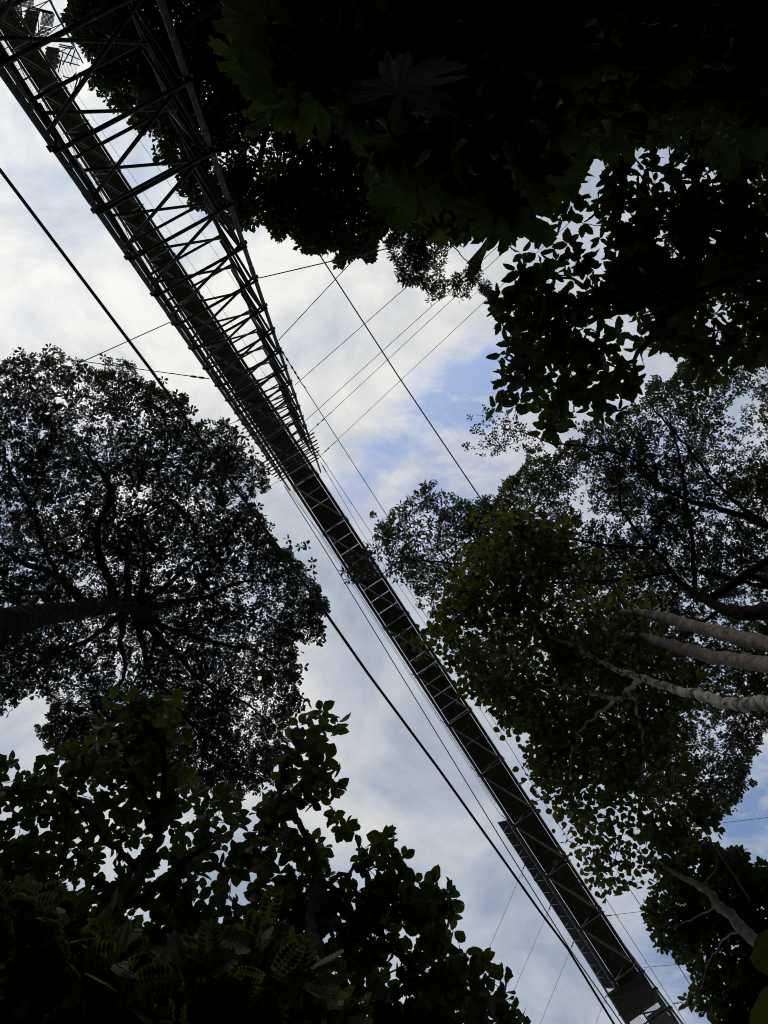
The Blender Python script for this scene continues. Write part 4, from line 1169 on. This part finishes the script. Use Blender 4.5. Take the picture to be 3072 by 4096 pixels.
def blob(u, v, lu, lv, ang):
    """soft elliptical opening in the cloud layer round a direction, 1 at the centre"""
    c = at(u, v, CAMZ + 1.0)
    sub = nn('ShaderNodeVectorMath'); sub.operation = 'SUBTRACT'
    nt.links.new(PV, sub.inputs[0]); sub.inputs[1].default_value = (c[0], c[1], 0)
    mp = nn('ShaderNodeMapping'); mp.vector_type = 'TEXTURE'
    mp.inputs['Rotation'].default_value = (0, 0, ang)
    mp.inputs['Scale'].default_value = (lu / F, lv / F, 1)
    nt.links.new(sub.outputs[0], mp.inputs['Vector'])
    ln = nn('ShaderNodeVectorMath'); ln.operation = 'LENGTH'
    nt.links.new(mp.outputs['Vector'], ln.inputs[0])
    mr = nn('ShaderNodeMapRange'); mr.interpolation_type = 'SMOOTHSTEP'
    mr.inputs['From Min'].default_value = 1.0; mr.inputs['From Max'].default_value = 0.0
    nt.links.new(ln.outputs['Value'], mr.inputs['Value'])
    return mr.outputs[0]


sky = nn('ShaderNodeTexSky'); sky.sky_type = 'NISHITA'; sky.sun_disc = False
sky.sun_elevation = SUN_EL
sky.sun_rotation = math.atan2(SUN[0], SUN[1])
bg_sky = nn('ShaderNodeBackground'); bg_sky.inputs['Strength'].default_value = .15
nt.links.new(sky.outputs[0], bg_sky.inputs['Color'])

n_big = noise(2.1, 7, .55, .35, (3.1, 1.7, 0))
n_wisp = noise(9.0, 10, .66, .5, (.4, 2.2, 0), rot=.6, stretch=(.8, 1.25, 1))
n_tone = noise(1.6, 5, .5, .2, (7.3, 4.4, 0))
n_puff = noise(4.6, 9, .58, .35, (1.3, 9.4, 0))
openings = None
for args, k_ in (((1850, 1600, 640, 320, -.72), 1.05), ((1560, 1800, 420, 220, -.75), .75), ((1800, 1870, 560, 360, -.8), .66), ((1450, 1900, 320, 220, -.7), .5), ((3000, 3230, 420, 420, 0), .8), ((2760, 3900, 460, 420, .3), .75), ((2700, 1750, 520, 420, 0), .40), ((2900, 2500, 500, 400, 0), .35), ((1250, 2620, 130, 130, 0), .12), ((1930, 3640, 260, 130, -.3), .12)):
    b_ = math_('MULTIPLY', blob(*args), k_)
    openings = b_ if openings is None else math_('MAXIMUM', openings, b_)
n_fine = noise(20.0, 8, .62, .4, (2.4, .2, 0), rot=.7, stretch=(.7, 1.4, 1))
wn = math_('ADD', math_('MULTIPLY', math_('SUBTRACT', n_wisp, .5), 1.5), math_('MULTIPLY', math_('SUBTRACT', n_fine, .5), 1.1))
cover = math_('SUBTRACT', 1.08, math_('MULTIPLY', openings, 1.15))
cover = math_('ADD', cover, math_('MULTIPLY', wn, math_('MULTIPLY_ADD', openings, 2.2, .12)))
cover = math_('ADD', cover, math_('MULTIPLY', math_('SUBTRACT', n_big, .5), .7))
cover = math_('MAXIMUM', cover, .08, clamp=True)
cover = math_('MINIMUM', cover, 1.0)
# cloud brightness: base tone, puffs, forward scatter round the hidden sun
dt = nn('ShaderNodeVectorMath'); dt.operation = 'DOT_PRODUCT'
nt.links.new(tcn.outputs['Generated'], dt.inputs[0]); dt.inputs[1].default_value = tuple(SUN)
glow = math_('POWER', math_('MAXIMUM', dt.outputs['Value'], 0.0), 9.0)
tone = math_('ADD', math_('MULTIPLY', math_('SUBTRACT', n_tone, .5), .85), math_('MULTIPLY', math_('SUBTRACT', n_puff, .5), 1.7))
tone = math_('ADD', tone, .655)
for args, k_ in (((1150, 2900, 1100, 700, .9), .07), ((700, 1250, 420, 300, .7), .05), ((1500, 1350, 600, 300, -.7), .06), ((200, 1150, 500, 400, 0), -.05)):
    tone = math_('ADD', tone, math_('MULTIPLY', blob(*args), k_))
tone = math_('ADD', tone, math_('MULTIPLY', glow, .22))
tone = math_('ADD', tone, math_('MULTIPLY', wn, .13))
cr = nn('ShaderNodeValToRGB')
e = cr.color_ramp.elements
e[0].position = .42; e[0].color = (.42, .50, .63, 1)
e[1].position = 1.05 if False else 1.0; e[1].color = (.98, .97, .94, 1)
q = e.new(.66); q.color = (.62, .68, .78, 1)
q = e.new(.82); q.color = (.79, .81, .83, 1)
nt.links.new(tone, cr.inputs['Fac'])
bg_c = nn('ShaderNodeBackground')
nt.links.new(cr.outputs['Color'], bg_c.inputs['Color'])
nt.links.new(math_('MULTIPLY_ADD', glow, .18, .55), bg_c.inputs['Strength'])
mx = nn('ShaderNodeMixShader')
nt.links.new(cover, mx.inputs['Fac'])
nt.links.new(bg_sky.outputs[0], mx.inputs[1]); nt.links.new(bg_c.outputs[0], mx.inputs[2])
out = nn('ShaderNodeOutputWorld'); nt.links.new(mx.outputs[0], out.inputs['Surface'])

# ================================================================== SUN
ld = bpy.data.lights.new('sun', 'SUN')
ld.energy = .7; ld.angle = R(12); ld.color = (1, .96, .9)
lo = bpy.data.objects.new('sun', ld); COL.objects.link(lo)
lo.rotation_euler = Vector(tuple(SUN)).to_track_quat('Z', 'Y').to_euler()
lo.location = tuple(SUN * 90)

# ================================================================== RENDER SETTINGS
scene.view_settings.view_transform = 'Standard'
scene.view_settings.look = 'None'
scene.view_settings.exposure = 0.5
scene.view_settings.gamma = 1
scene.cycles.filter_width = 1.0
scene.cycles.max_bounces = 6
scene.cycles.diffuse_bounces = 3
scene.cycles.transmission_bounces = 4
scene.cycles.sample_clamp_indirect = 4
